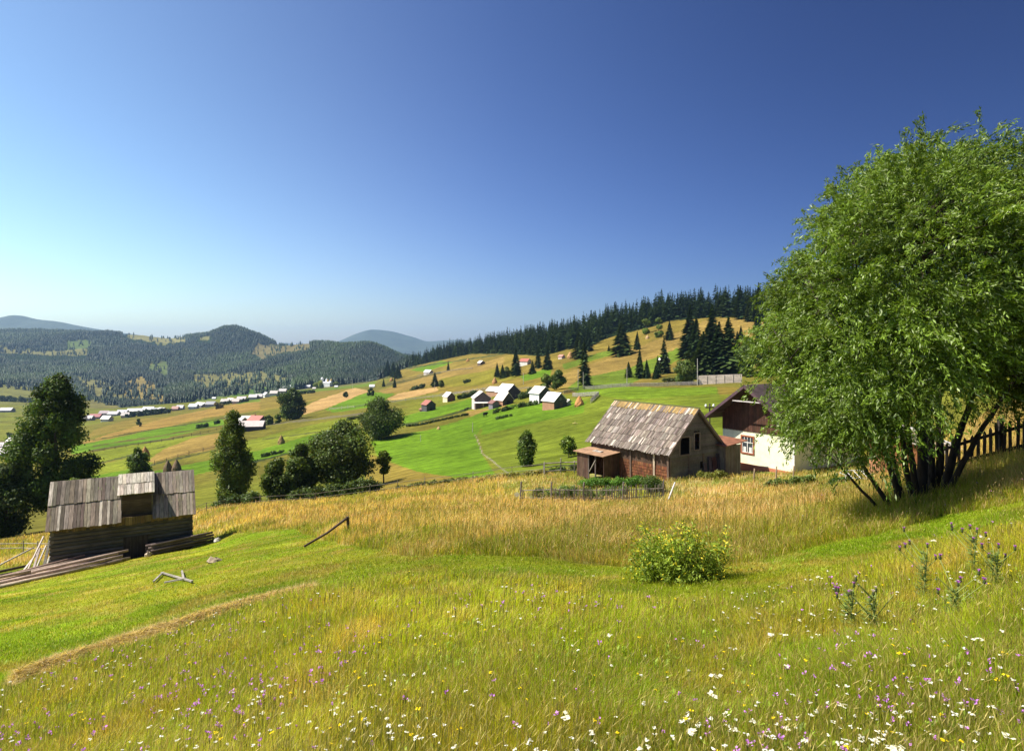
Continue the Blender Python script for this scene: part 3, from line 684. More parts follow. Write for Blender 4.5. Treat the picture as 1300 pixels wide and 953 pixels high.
bush('scrub line under the haystack field', 346, 578, 30, 6, seed=11, n=1800, col=(.05,.085,.02), name='hedge')
bush('shrubs lining the track above the thicket', 470, 530, 60, 5, seed=12, n=2600, col=(.08,.1,.04), name='hedge')
bush('scrub on the dark boundary under the red-roofed small barn', 555, 536, 80, 3.5, seed=13, n=3000, col=(.05,.08,.02), name='hedge')
bush('gooseberry-like shrub at the gable corner of the shingled barn', 829, 622, 34, 24, Y=41.5, seed=14, n=6000, leaf=.09, col=(.075,.12,.022))
bush('green nettles and burdock in front of the barn lean-to', 775, 612, 86, 15, Y=44.0, seed=15, n=13000, leaf=.09, col=(.11,.22,.03))
bush('tall weeds between barn and cream house', 905, 600, 40, 13, Y=46, seed=16, n=5000, leaf=.1, col=(.16,.17,.03))
bush('leafy elder growing behind the barn against the cream house', 909, 560, 18, 28, Y=56, seed=17, n=3000, leaf=.13, col=(.08,.14,.02))
bush('weeds and burdock below the cream wall by the wooden stakes', 1005, 612, 70, 13, Y=40, seed=18, n=7000, leaf=.1, col=(.12,.16,.03))
bush('broad-leaved green plants in the shade beside the willow stems', 1060, 622, 44, 12, Y=34, seed=19, n=4500, leaf=.1, col=(.06,.13,.02))
bush('pale garden greenery behind the weathered picket fence', 735, 628, 130, 21, Y=39.6, seed=20, n=16000, leaf=.085, col=(.13,.19,.045))
bush('low field scrub on the slope beneath the twin barns', 640, 531, 22, 4, seed=21, n=1400, col=(.1,.17,.04))
bush('thick undergrowth at the foot of the thicket behind the rail fence', 425, 0, 120, 22, Y=72, seed=31, n=9000, leaf=.25, col=(.085,.12,.03), name='hedge')
bush('weedy undergrowth around the foot of the slender birch', 300, 0, 60, 20, Y=70, seed=32, n=5000, leaf=.25, col=(.08,.12,.03))
bush('pale yellow weeds on the bank right of the thicket', 555, 0, 110, 9, Y=63, seed=33, n=6000, leaf=.2, col=(.20,.21,.05), name='hedge')
bush('weeds along the bank above the garden', 650, 0, 90, 8, Y=57, seed=34, n=5000, leaf=.18, col=(.24,.22,.06), name='hedge')
bush('bushes at the village edge in front of the far white house', 296, 512, 40, 5, seed=22, n=2000, leaf=2, col=(.04,.065,.02), name='hedge')
bush('tree line in the gardens of the far village', 375, 501, 50, 5, seed=23, n=2500, leaf=2, col=(.05,.08,.025), name='hedge')
bush('dark tree line along the valley stream at the picture edge', 20, 510, 70, 8, seed=24, n=3500, leaf=2.2, col=(.03,.05,.018), name='hedge')
bush('dark tree line on the stream bank under the far clearing', 190, 527, 60, 8, seed=25, n=3500, leaf=2.2, col=(.035,.055,.018), name='hedge')
bush('shaggy scrub on the bank right of the lone spruces', 870, 484, 60, 6, seed=26, n=2500, col=(.08,.1,.03), name='hedge')

# ------------------------------------------------------------ willow
def willow():
    g = np.random.default_rng(21); rn = random.Random(21)
    bx, by = (1170-CX)/F*15, 15.0; bz = gz(bx, by)
    t = thing('willow_tree', 'huge many-stemmed willow leaning over the wooden picket fence', 'tree', (bx, by, bz))
    O = Vector((bx, by, bz))
    def W(px, py, Y): return P(px, py, Y)-O
    stems = [  # list of (points, r0, r1)
     ([W(1172,655,15), W(1170,560,15), W(1168,470,15.1), W(1175,380,15.3), W(1190,290,15.5), W(1200,215,15.6)], .16, .03),
     ([W(1196,650,15.1), W(1206,590,15.1), W(1228,520,15.2), W(1250,460,15.4), W(1285,380,15.6), W(1320,300,16)], .13, .03),
     ([W(1185,650,15.3), W(1193,580,15.5), W(1192,500,15.8), W(1210,420,16.3), W(1230,330,16.8), W(1260,240,17)], .13, .03),
     ([W(1160,650,14.9), W(1150,590,14.7), W(1140,530,14.5), W(1115,460,14.2), W(1095,380,14), W(1080,300,14)], .10, .02),
     ([W(1150,660,14.8), W(1132,600,14.6), W(1112,545,14.3), W(1080,480,14), W(1050,420,13.8), W(1025,350,13.9)], .10, .02),
     ([W(1146,668,14.6), W(1118,625,14.4), W(1095,590,14.2), W(1060,540,14), W(1020,490,13.8), W(990,430,13.9)], .08, .015),
     ([W(1140,668,14.5), W(1110,640,14.3), W(1080,606,14.1), W(1048,575,13.9), W(1010,545,13.8), W(985,520,13.8)], .055, .012),
     ([W(1178,655,15.1), W(1182,570,15.6), W(1170,480,16.4), W(1150,400,17.2), W(1140,310,17.8), W(1150,240,18)], .12, .02),
     ([W(1168,655,14.8), W(1158,590,14.4), W(1150,510,13.8), W(1160,430,13.2), W(1170,350,12.9), W(1175,270,13)], .10, .02),
     ([W(1190,650,14.9), W(1215,600,14.6), W(1250,540,14.1), W(1290,480,13.7), W(1330,420,13.5), W(1370,350,13.6)], .10, .02),
     ([W(1160,660,15.0), W(1143,620,15.1), W(1128,560,15.4), W(1100,510,15.8), W(1060,470,16.2), W(1020,440,16.5)], .07, .015),
    ]
    def smooth(pts, k=4):
        out = []
        for i in range(len(pts)-1):
            p0 = pts[max(i-1, 0)]; p1 = pts[i]; p2 = pts[i+1]; p3 = pts[min(i+2, len(pts)-1)]
            for j in range(k):
                s = j/k; out.append(.5*((2*p1)+(p2-p0)*s+(2*p0-5*p1+4*p2-p3)*s*s+(3*p1-3*p2+p3-p0)*s**3))
        out.append(pts[-1]); return out
    nodes = []
    for pts, r0, r1 in stems:
        r0 *= .74; m = MB(); sp = smooth(pts); sp[0] = sp[0]-Vector((0, 0, .3)); n = len(sp)
        sp = [p+Vector((rn.uniform(-.02, .02), rn.uniform(-.02, .02), 0)) for p in sp]
        rad = [r0*(1-i/(n-1))**1.25+r1*.5 for i in range(n)]; rad[0] *= 1.4
        m.tube(sp, rad, 9); m.build('stem', M['bark'], t, True)
        for i, p in enumerate(sp[6:]): nodes.append((p, rad[i+6]))
    # crown envelope: ellipsoids in world metres relative to O
    env = [(W(1190,340,13.2), (2.6, 2.0, 2.2)), (W(1120,430,13.0), (1.75, 1.7, 1.4)), (W(1152,222,15.2), (.8, 1.4, .75)), (W(1085,282,15.0), (.75, 1.3, .75)), (W(1026,365,14.8), (.6, 1.0, .7)), (W(1265,215,15.2), (1.4, 1.5, .75)),
           (W(1250,420,13.8), (2.0, 1.4, 1.2)), ((W(1210,355,15.8)), (4.1, 3.8, 3.2)), (W(1090,420,15), (2.0, 2.1, 2.0)), (W(1065,500,14.6), (1.35, 1.5, 1.25)),
           (W(1120,290,15.2), (1.35, 2.0, 1.1)), (W(1290,290,15.5), (2.8, 2.6, 1.8)), (W(1050,385,14.8), (1.1, 1.4, 1.0)),
           (W(1070,535,12.9), (.85, 1.1, .6)), (W(1018,488,14.3), (.7, 1.0, .8)), (W(1006,430,14.5), (.55, .9, .6)), (W(1110,500,12.4), (1.0, 1.1, .8)), (W(1380,390,15), (2.6, 2.8, 2.2)), (W(1290,455,14.5), (1.8, 2.0, 1.1))]
    br = MB(); pos = []; dirs = []; tone = []
    nn = [n[0] for n in nodes]; NA = np.array([[p.x, p.y, p.z] for p in nn])
    vols = np.array([e[1][0]*e[1][1]*e[1][2] for e in env])**.72
    for i in range(4600):
        e = env[g.choice(len(env), p=vols/vols.sum())]
        d = unit(g.normal(size=3)*np.array([1,1.15,1])); rr = g.uniform(.12, 1.0)**.42
        c = np.array(e[0])+d*rr*np.array(e[1])
        if vnoise(c[0]*1.1+c[2]*.8, c[1]*1.1-c[2]*.6, 5) < .27: continue
        if c[2]+bz < -3.0 and c[0] > -3.0+0: continue
        # keep the see-through gap round the stems open
        wpx = CX+F*(c[0]+bx)/(c[1]+by); wpy = HY-F*(c[2]+bz)/(c[1]+by)
        if wpy > 575 or (wpx < 1020 and wpy > 540): continue
        if 1075 < wpx < 1330 and wpy > (558 if wpx < 1190 else 522): continue
        j = np.argmin(((NA-c)**2).sum(1)+g.random(len(NA))*.6)
        s = NA[j]; mid = (s+c)/2+np.array([0, 0, .12+.1*g.random()])
        if i % 3 == 0 and np.linalg.norm(s-c) < 1.9: br.tube([s, mid, c], [.016, .010, .004], 5)
        out = unit(c-np.array(env[0][0])); k = int(g.integers(3, 6))
        tn = (.72+.56*float(vnoise(c[0]*.9, c[2]*.9+c[1]*.5, 6)))*(1+.2*g.normal())
        for q in range(k):   # whips: long drooping twigs with leaves along them
            dd = unit(out*.9+g.normal(size=3)*.6+np.array([.12, 0, .35])); L = g.uniform(.35, 1.0); nl = int(38*L/.6)
            sl = g.random(nl)**.8*L
            p = c+g.normal(size=3)*.09+dd*sl[:, None]+np.array([.12, 0, -.45])*(sl[:, None]**2)
            tg = dd+np.array([.24, 0, -.9])*sl[:, None]
            pos.append(p+g.normal(size=(nl, 3))*.035); dirs.append(tg); tone.append(np.full(nl, tn))
    pos = np.concatenate(pos); dirs = unit(np.concatenate(dirs)); tone = np.clip(np.concatenate(tone), .6, 1.5); n = len(pos)
    dirs = unit(dirs+g.normal(size=(n, 3))*.55); side = unit(np.cross(dirs, g.normal(size=(n, 3))+np.array([0, 0, 1.2])))
    L = g.uniform(.075, .135, n); a = dirs*L[:, None]/2; b = side*(L*.13)[:, None]
    v, f = quads_from(pos, a, b)
    cc = np.array([.125, .195, .020])*tone[:, None]*(1+.18*g.normal(size=(n, 1))); pale = g.random(n) < .10; cc[pale] = np.array([.32, .38, .18])*tone[pale][:, None]
    fast_mesh('crown', v, f, np.repeat(np.clip(cc, .01, 1), 4, 0), M['leaf'], t)
    br.build('branches', M['bark'], t)
    print('willow leaves', n)
willow()

# ------------------------------------------------------------ buildings
def gable_house(name, label, cat, px, Y, L, W, hw, hr, ang, wall, roof, py=None, group=None, over=.35, door=None, windows=(), chimney=False, roofmat='tin', wallmat='wall', dz=0, sidecol=None, th=.09):
    """local X = ridge; +X gable and -Y side face the viewer when ang is negative"""
    if Y is None: Y = hit(px, py, 60)
    p = at(px, Y=Y); t = thing(name, label, cat, (p.x, p.y, p.z+dz), ang, group)
    m = MB(); x0, x1, y0, y1 = -L/2, L/2, -W/2, W/2; b = -1.2
    m.add([(x0,y0,b),(x1,y0,b),(x1,y1,b),(x0,y1,b),(x0,y0,hw),(x1,y0,hw),(x1,y1,hw),(x0,y1,hw),(x0,0,hw+hr),(x1,0,hw+hr)],
          [(0,1,5,4),(2,3,7,6),(1,2,6,9,5),(3,0,4,8,7),(4,5,9,8),(6,7,8,9)], wall)
    if sidecol: m.add([(x0+.02,y0-.03,b),(x1-.02,y0-.03,b),(x1-.02,y0-.03,hw*.98),(x0+.02,y0-.03,hw*.98)], [(0,1,2,3)], sidecol)
    m.build('wall', M[wallmat], t)
    r = MB(); k = hr/(W/2); yo = W/2+over; zo = hw+hr-k*yo
    for s in (-1, 1):
        q = [(x0-over, 0, hw+hr+.02), (x1+over, 0, hw+hr+.02), (x1+over, s*yo, zo+.02), (x0-over, s*yo, zo+.02)]
        top = [(a, bb, c+th) for a, bb, c in q]
        if s > 0: q = q[::-1]; top = top[::-1]
        r.hexa(q[::-1] if 0 else q, roof) if 0 else r.add(q+top, [(0,1,2,3),(7,6,5,4),(0,4,5,1),(1,5,6,2),(2,6,7,3),(3,7,4,0)], vary(roof, .04, 0))
    r.build('roof', M[roofmat], t)
    if door:
        side, u, w, h, c = door; d = MB()
        if side == 'x': d.box(x1+.02, x1+.07, u-w/2, u+w/2, -.3, h, c)
        else: d.box(u-w/2, u+w/2, y0-.08, y0-.02, -.3, h, c)
        d.build('door', M['woodv'], t)
    for side, u, z, w, h in windows:
        d = MB(); e = MB()
        if side == 'x': d.box(x1+.02, x1+.06, u-w/2, u+w/2, z, z+h, (.55,.5,.42)); e.box(x1+.061, x1+.075, u-w/2+.08, u+w/2-.08, z+.08, z+h-.08)
        else: d.box(u-w/2, u+w/2, y0-.07, y0-.03, z, z+h, (.55,.5,.42)); e.box(u-w/2+.08, u+w/2-.08, y0-.085, y0-.071, z+.08, z+h-.08)
        wf = d.build('window', M['wall'], t); e.build('pane', M['glass'], wf)
    if chimney:
        c = MB(); c.box(-.2*L-.28, -.2*L+.28, -.28, .28, hw+hr-.5, hw+hr+.8, (.4,.22,.15)); c.build('chimney', M['wall'], t)
    return t
WT = (.82,.79,.74); GW = (.11,.095,.085); BR = (.13,.08,.055); CR = (.62,.56,.45); RD = (.36,.10,.07); SG = (.40,.38,.36)
A = R(-54)
# hillside farms
gable_house('barn','white-roofed plank barn with dark gable, nearer of the twin barns','barn',704,None,5.2,4.6,2.4,2.1,A,GW,WT,py=519,door=('x',.2,1.1,1.9,(.16,.11,.08)),sidecol=(.36,.2,.12),windows=(('x',0,2.6,.5,.5),))
gable_house('barn','dark barn with narrow pale roof edge and white side wall behind the twin','barn',686,None,5,5.0,3.0,2.0,A,(.085,.08,.085),(.6,.56,.5),py=511,sidecol=(.75,.73,.7),door=('x',0,1.2,2.0,(.05,.045,.04)))
gable_house('hut','tiny white-roofed hut leaning on the right corner of the twin barn','shed',720,None,1.7,1.3,1.2,.5,A,(.5,.45,.4),WT,py=515)
h1 = gable_house('farmhouse','white-roofed farmhouse with veranda roof, lowest in the hillside cluster','house',611,None,7.0,6.2,3.6,2.3,R(-78),(.13,.10,.10),WT,py=517,sidecol=(.6,.5,.45),windows=(('x',-1.2,1.6,.9,1.0),('x',1.2,1.6,.9,1.0)),door=('x',0,.9,1.9,(.3,.2,.15)))
v = MB(); v.hexa([(3.5,-3.3,2.1),(5.4,-3.3,1.75),(5.4,3.3,1.75),(3.5,3.3,2.1),(3.5,-3.3,2.25),(5.4,-3.3,1.9),(5.4,3.3,1.9),(3.5,3.3,2.25)], WT); v.build('porch_roof', M['tin'], h1)
for q in (-3, 0, 3):
    v = MB(); v.box(5.0,5.15,q-.07,q+.07,-.8,1.85,(.6,.55,.5)); v.build('porch_post', M['wall'], h1)
gable_house('shed','small brown-roofed shed beside the veranda farmhouse','shed',627,None,3.0,2.6,1.9,.9,R(-60),(.2,.18,.2),(.2,.09,.07),py=518)
gable_house('farmhouse','cluster farmhouse with broad curved pale roof and dark gable','house',645,None,7.0,6.6,3.2,2.8,A,(.10,.09,.10),WT,py=508,sidecol=(.45,.25,.16),windows=(('x',-1.2,1.3,.8,.9),('x',1.2,1.3,.8,.9)))
gable_house('barn','low barn with steep pale roof edge in front of the curved-roof house','barn',640,None,5.0,4.6,2.1,2.5,A,(.09,.075,.07),(.75,.68,.6),py=514,sidecol=(.4,.22,.14),door=('x',0,1.2,1.8,(.04,.035,.03)))
gable_house('barn','uppermost white-roofed building of the hillside cluster','barn',629,None,6.5,5.2,2.3,1.6,R(-40),(.12,.09,.085),WT,py=502,sidecol=(.42,.24,.16))
gable_house('cottage','narrow cottage with pale roof and red thing by its door, left of the cluster','house',570,None,4.6,4.6,2.8,2.0,A,(.16,.10,.09),WT,py=510,sidecol=(.72,.6,.4),door=('x',.2,.9,1.6,(.35,.08,.06)))
gable_house('barn','dark small barn with red-brown roof in the bright meadow','barn',544,None,5,4.6,3.0,1.8,A,(.085,.08,.085),(.30,.10,.07),py=521,door=('x',0,1.0,1.6,(.06,.05,.05)))
gable_house('shed','tiny low shed against the foot of the red-brown roofed barn','shed',536,None,2.0,1.6,1.0,.5,A,(.1,.06,.05),(.26,.11,.08),py=522)
gable_house('cottage','white cottage with pale roof alone in the pasture below the ridge wood','house',544,None,9,7,2.8,2.4,R(-35),(.55,.5,.47),WT,py=475,windows=(('x',0,1,1.0,1.0),))
gable_house('hut','white-roofed hut on the pasture strip under the ridge wood','shed',611,None,5.5,5.5,2.0,2.0,A,(.13,.1,.09),WT,py=463)
gable_house('cottage','small white cottage with red roof among the spruces','house',667,None,7,5.5,2.8,2.0,R(-35),(.72,.69,.64),RD,py=463,windows=(('x',0,1,.9,.9),))
gable_house('hut','tiny hut with white roof between the spruces and the rounded tree','shed',843,None,4.5,4,1.6,1.4,A,(.2,.17,.15),WT,py=461)
gable_house('hut','tiny white shed beside the haystack under the wood','shed',713,None,4,3,1.6,1.2,A,(.55,.45,.4),(.45,.2,.15),py=455)
# lower farm with the long grey roof
gable_house('barn','long barn with grey-pink roof at the lower valley farm','barn',318,None,13,7,2.8,2.3,R(8),(.055,.045,.06),(.52,.46,.44),py=547)
gable_house('farmhouse','white-roofed house behind the long grey-roofed valley barn','house',304,None,8,8,3.0,2.5,R(-25),(.45,.4,.38),WT,py=541)
gable_house('barn','small cream-roofed building of the lower valley farm','barn',315,None,7,6,3.2,2,R(10),(.4,.35,.3),(.7,.66,.55),py=538)
gable_house('farmhouse','red-roofed house of the lower valley farm','house',327,None,8,8,3.2,2.6,R(-20),(.13,.1,.13),(.38,.12,.09),py=540,chimney=True)
# valley houses at the picture edge
gable_house('farmhouse','white-roofed valley house with a red gable edge beside the tall ragged tree','house',18,None,11,8,2.6,2.6,R(10),(.4,.1,.1),WT,py=563,Y2=None) if 0 else gable_house('farmhouse','white-roofed valley house with a red gable edge beside the tall ragged tree','house',20,None,11,8,2.6,2.6,R(10),(.4,.1,.1),WT,py=563)
gable_house('farmhouse','grey-roofed valley house with pale side by the picture edge','house',10,None,12,8,3,2.4,R(8),(.2,.15,.18),(.42,.38,.40),py=570)
gable_house('farmhouse','dark-walled valley barn with long grey roof by the picture edge','house',6,None,19,9,2.6,3,R(4),(.08,.07,.09),(.45,.41,.42),py=579)
gable_house('farmhouse','single grey house in the far green valley meadow','house',9,None,18,11,3.2,3.6,R(5),(.3,.28,.3),(.5,.48,.48),py=523)
# far village, left group to right group: px, row, length, ridge angle, wall, roof, label
V = [
 (113,534,18,0,(.3,.26,.28),(.55,.52,.52),'pale roof just showing at the edge of the tall ragged tree'),
 (122,532,22,5,(.25,.2,.24),(.42,.10,.11),'long bright red roof at the low end of the far village'),
 (136,535,17,-10,(.6,.55,.5),(.85,.83,.78),'square pale-roofed house below the long red roof'),
 (133,527,20,5,(.4,.3,.4),(.42,.33,.36),'mauve roof above the square pale-roofed house'),
 (145,528,22,0,(.42,.40,.42),(.56,.55,.58),'long silver roof right of the long red roof'),
 (156,526,22,5,(.45,.42,.45),(.58,.58,.62),'silver roof second along the far village street'),
 (160,530,15,10,(.36,.25,.24),(.7,.64,.6),'small house with pinkish wall on the village lower side'),
 (168,524,20,0,(.5,.48,.48),(.80,.80,.80),'white-roofed house in the middle of the far village row'),
 (179,524,22,0,(.42,.42,.46),(.62,.62,.66),'blue-grey roof in the middle of the far village row'),
 (189,522,24,4,(.4,.4,.44),(.74,.74,.77),'widest white roof of the far village row'),
 (197,524,16,0,(.38,.38,.42),(.52,.54,.58),'grey-blue roof closing the dense part of the village row'),
 (206,524,18,-25,(.3,.16,.15),(.76,.72,.72),'house with red gable and white roof after the dense row'),
 (223,521,13,0,(.36,.2,.17),(.46,.22,.18),'little rust-roofed house between village and big white house'),
 (229,520,14,0,(.4,.4,.42),(.62,.62,.64),'little grey-roofed house beside the rust-roofed one'),
 (246,519,17,0,(.4,.44,.5),(.55,.6,.66),'bluish roof beside the big white house'),
 (256,517,27,-30,(.34,.32,.38),(.88,.86,.82),'big white-roofed house of the second village group'),
 (268,516,18,0,(.28,.26,.30),(.36,.36,.40),'dark grey roof between big white house and round brown tree'),
 (272,507,9,0,(.6,.6,.6),(.86,.86,.86),'tiny white house on the slope above the second group'),
 (286,513,15,5,(.42,.34,.3),(.72,.66,.62),'pale-roofed house right after the round brown tree'),
 (293,511,13,-10,(.44,.3,.25),(.78,.68,.64),'pinkish house in the row after the brown tree'),
 (300,512,13,0,(.4,.3,.27),(.65,.56,.52),'tan-roofed house in the row after the brown tree'),
 (307,510,17,4,(.4,.33,.3),(.72,.66,.66),'long pale house ending the row after the brown tree'),
 (322,507,17,0,(.38,.34,.34),(.62,.6,.62),'grey-roofed house halfway to the white hipped house'),
 (329,506,14,8,(.45,.4,.4),(.76,.73,.72),'low pale house next to the grey-roofed one'),
 (338,504,15,-50,(.78,.77,.75),(.80,.80,.84),'bright white tall house with hipped pale roof'),
 (348,502,16,5,(.5,.45,.42),(.74,.68,.63),'cream roof right of the bright white tall house'),
 (359,499,18,4,(.34,.24,.24),(.7,.66,.64),'brown-walled house near the dark conifer of the village'),
 (362,494,12,0,(.55,.57,.57),(.78,.8,.8),'small pale house on the upper village slope'),
 (371,492,13,0,(.5,.54,.54),(.70,.76,.76),'greenish-white roof on the upper village slope'),
 (376,491,11,0,(.6,.58,.58),(.82,.82,.82),'small bright roof last on the upper village slope'),
 (391,493,15,0,(.6,.58,.56),(.84,.84,.84),'white-roofed house alone left of the church trees'),
 (399,494,8,0,(.6,.5,.45),(.76,.68,.62),'tiny cream cabin at the foot of the church trees'),
 (438,487,17,-30,(.48,.4,.42),(.78,.78,.84),'pale house with white gable just right of the church'),
 (444,486,15,20,(.14,.12,.15),(.36,.36,.40),'dark grey house second right of the church'),
 (453,485,21,5,(.5,.4,.4),(.70,.62,.60),'long pinkish roof on the skyline right of the church'),
 (463,483,14,5,(.42,.25,.22),(.88,.86,.84),'white roof at the upper end of the skyline houses'),
 (470,482,10,0,(.1,.09,.09),(.16,.14,.14),'dark cabin ending the skyline houses'),
 (427,492,8,0,(.6,.6,.58),(.8,.8,.78),'tiny white cabin in the field under the church'),
 (472.5,492.5,9,0,(.7,.7,.68),(.88,.88,.88),'bright white hut above the dark round field tree'),
]
for i, (px, py, L, a, wl, rf, lab) in enumerate(V):
    gable_house('village_house', lab, 'house', px, None, L*.6, L*.45, 3.4*min(1, L/15), 3.2*min(1, L/15), R(a), wl, tuple(q*.72 for q in rf), py=py, over=.6, th=.25, chimney=(i % 3 == 0 and L > 13), windows=(('y', -L*.25, 1.0, 1.3, 1.4), ('y', L*.2, 1.0, 1.3, 1.4)) if L > 12 else ())
# church
pc = at(415, 491, ymin=600)
ch = thing('church', 'bright white village church with towers and golden domes', 'church', (pc.x, pc.y, pc.z), R(-20))
m = MB(); m.box(-8,10,-5,5,-2,8,(.85,.85,.84)); m.build('wall', M['wall'], ch)
m = MB(); m.add([(-8.5,-5.5,8),(10.5,-5.5,8),(10.5,5.5,8),(-8.5,5.5,8),(-8.5,0,11),(10.5,0,11)], [(0,1,5,4),(2,3,4,5),(1,2,5),(3,0,4),(3,2,1,0)], (.8,.8,.82)); m.build('roof', M['tin'], ch)
for x, y, r, h, c in ((-9,-2,2.2,17,(.85,.85,.86)),(-3,3,1.8,14,(.85,.85,.86)),(3,-1,1.8,13,(.45,.33,.08)),(9,1,2.0,14,(.5,.36,.08)),(6,2,1.6,13,(.06,.07,.3))):
    m = MB(); m.tube([(x,y,-1),(x,y,h-3)],[r,r],8,(.85,.85,.84)); tw = m.build('tower', M['wall'], ch)
    m = MB(); m.tube([(x,y,h-3),(x,y,h-2),(x,y,h-.6),(x,y,h+.8),(x,y,h+3)],[r*1.05,r*1.25,r*1.0,r*.35,.08],8,c); m.build('dome', M['tin'], tw)

# ---------- shingled barn (near, right of centre)
def board_roof(m, L, x0, slope_len, pitch, courses, bw, sgn, rnd, cols, lap=.12, zr=0, th=.025, endjit=.05, ridge_col=None, xfn=None):
    """boards laid in courses down one slope; ridge at y=0,z=zr; sgn=-1 towards -Y"""
    cp, sp_ = math.cos(pitch), math.sin(pitch); ln = slope_len/courses
    for k in range(courses):
        x = x0
        while x < x0+L:
            w = bw*rnd.uniform(.7, 1.35); x2 = min(x+w, x0+L)
            s0 = k*ln-(lap if k else 0); s1 = (k+1)*ln+rnd.uniform(-1, 1)*endjit
            lift0 = .012+(.03 if k else 0)*0; lift1 = .05+rnd.uniform(0, .03)
            c = rnd.choice(cols); c = vary(c, .24, .05)
            if ridge_col and k == 0 and rnd.random() < .7: c = vary(ridge_col, .2, .05)
            if rnd.random() < .04: c = (.56,.49,.41)
            xm = (x+x2)/2; ok = True
            if xfn: s0, s1, ok = xfn(xm, s0, s1)
            if ok:
                g_ = .008
                def pt(xx, s, l): return (xx, sgn*(s*cp+l*sp_), zr-s*sp_+l*cp)
                q = [pt(x+g_, s0, lift0-.015), pt(x2-g_, s0, lift0-.015), pt(x2-g_, s1, lift1-.03), pt(x+g_, s1, lift1-.03)]
                tq = [pt(x+g_, s0, lift0+th), pt(x2-g_, s0, lift0+th), pt(x2-g_, s1, lift1+th*.4), pt(x+g_, s1, lift1+th*.4)]
                if sgn < 0: q = q[::-1]; tq = tq[::-1]
                m.add(q+tq, [(0,1,2,3),(7,6,5,4),(0,4,5,1),(1,5,6,2),(2,6,7,3),(3,7,4,0)], c)
            x = x2
def right_barn():
    rn = random.Random(4)
    A0 = Vector((9.0, 55.2)); B0 = Vector((14.2, 47.8)); u = (B0-A0).normalized(); L = (B0-A0).length
    C0 = (A0+B0)/2; ang = math.atan2(u.y, u.x); gzv = -9.85
    t = thing('shingled_barn', 'old grey shingled barn with open window holes and rusty orange side wall', 'barn', (C0.x, C0.y, gzv), ang)
    zr = -4.84-gzv; half = 3.0; pitch = math.atan2(3.26, 3.4); ze = zr-half*math.tan(pitch)   # wall-top height
    lx = L/2-.3
    # roof
    m = MB(); cols = [(.18,.145,.12), (.225,.185,.155), (.12,.095,.08), (.28,.235,.20), (.19,.155,.13)]
    board_roof(m, L, -L/2, 4.72, pitch, 7, .125, -1, rn, cols, zr=zr+.10, endjit=.09, ridge_col=(.33,.22,.09))
    board_roof(m, L, -L/2, 4.72, pitch, 7, .15, 1, rn, cols, zr=zr+.10)
    m.build('roof', M['woodslope'], t)
    m = MB()
    for s in (-1, 1):
        cp, sp_ = math.cos(pitch), math.sin(pitch)
        for i in range(8):   # rafters
            x = -L/2+.15+(L-.3)*i/7; m.beam((x, 0, zr-.02), (x, s*4.6*cp, zr-.02-4.6*sp_), .08, .12, (.14,.11,.09))
        m.beam((L/2-.02, 0, zr+.06), (L/2-.02, s*4.7*cp, zr+.06-4.7*sp_), .04, .18, (.20,.165,.145))
    m.build('rafters', M['wood'], t)
    m = MB(); m.beam((-L/2-.05,.03,zr+.19),(L/2+.05,.03,zr+.19),.16,.05,(.10,.08,.06)); m.build('ridge_board', M['wood'], t)
    # gable +X: horizontal boards above, plank/log wall below
    xg = lx
    m = MB(); z = ze-.05
    zsplit = 1.55
    def hw_at(z): return half if z <= ze else max(.05, (zr-z)/math.tan(pitch)-.03)
    openings = [(-1.9,-.75,1.75,3.05), (-.25,.42,2.0,3.25)]
    z = zsplit
    while z < zr-.12:
        h = .17; w = min(hw_at(z+h), half); y = -w; segs = [(-w, w)]
        for (a, b, c, d) in openings:
            if z+h > c and z < d:
                ns = []
                for s0, s1 in segs:
                    if b <= s0 or a >= s1: ns.append((s0, s1)); continue
                    if a > s0: ns.append((s0, a))
                    if b < s1: ns.append((b, s1))
                segs = ns
        cc = vary((.135,.13,.12), .25)
        for s0, s1 in segs:
            if s1-s0 > .03: m.hexa([(xg-.04, s0, z), (xg+.02, s0, z), (xg+.02, s1, z), (xg-.04, s1, z), (xg-.05, s0, z+h-.012), (xg, s0, z+h-.012), (xg, s1, z+h-.012), (xg-.05, s1, z+h-.012)], cc)
        z += h
    m.build('gable_boards', M['wood'], t)
    m = MB()
    for z in np.arange(-.8, zsplit, .19):
        m.hexa([(xg-.10,-half,z),(xg+.03,-half,z),(xg+.03,half,z),(xg-.10,half,z),(xg-.10,-half,z+.175),(xg+.015,-half,z+.175),(xg+.015,half,z+.175),(xg-.10,half,z+.175)], vary((.18,.17,.14), .2))
    for y in (-half+.06, -.9, .8, half-.06): m.box(xg+.03, xg+.07, y-.06, y+.06, -.8, zsplit+.1, (.15,.12,.10))
    m.build('gable_wall', M['wood'], t)
    for (a, b, c, d) in openings:
        fr = MB()
        for yy in (a, b): fr.box(xg, xg+.06, yy-.05, yy+.05, c-.05, d+.05, (.22,.19,.17))
        fr.box(xg, xg+.055, a+.05, b-.05, d-.02, d+.08, (.2,.17,.15)); fr.box(xg, xg+.055, a+.05, b-.05, c-.08, c+.02, (.2,.17,.15))
        fo = fr.build('window', M['wood'], t)
    dk = MB(); dk.box(-lx+.12, lx-.18, -half+.12, half-.12, .05, 1.75, (.02,.018,.016)); dk.build('dark_infill', M['wood'], t)  # near-black block filling the lower storey up to the openings
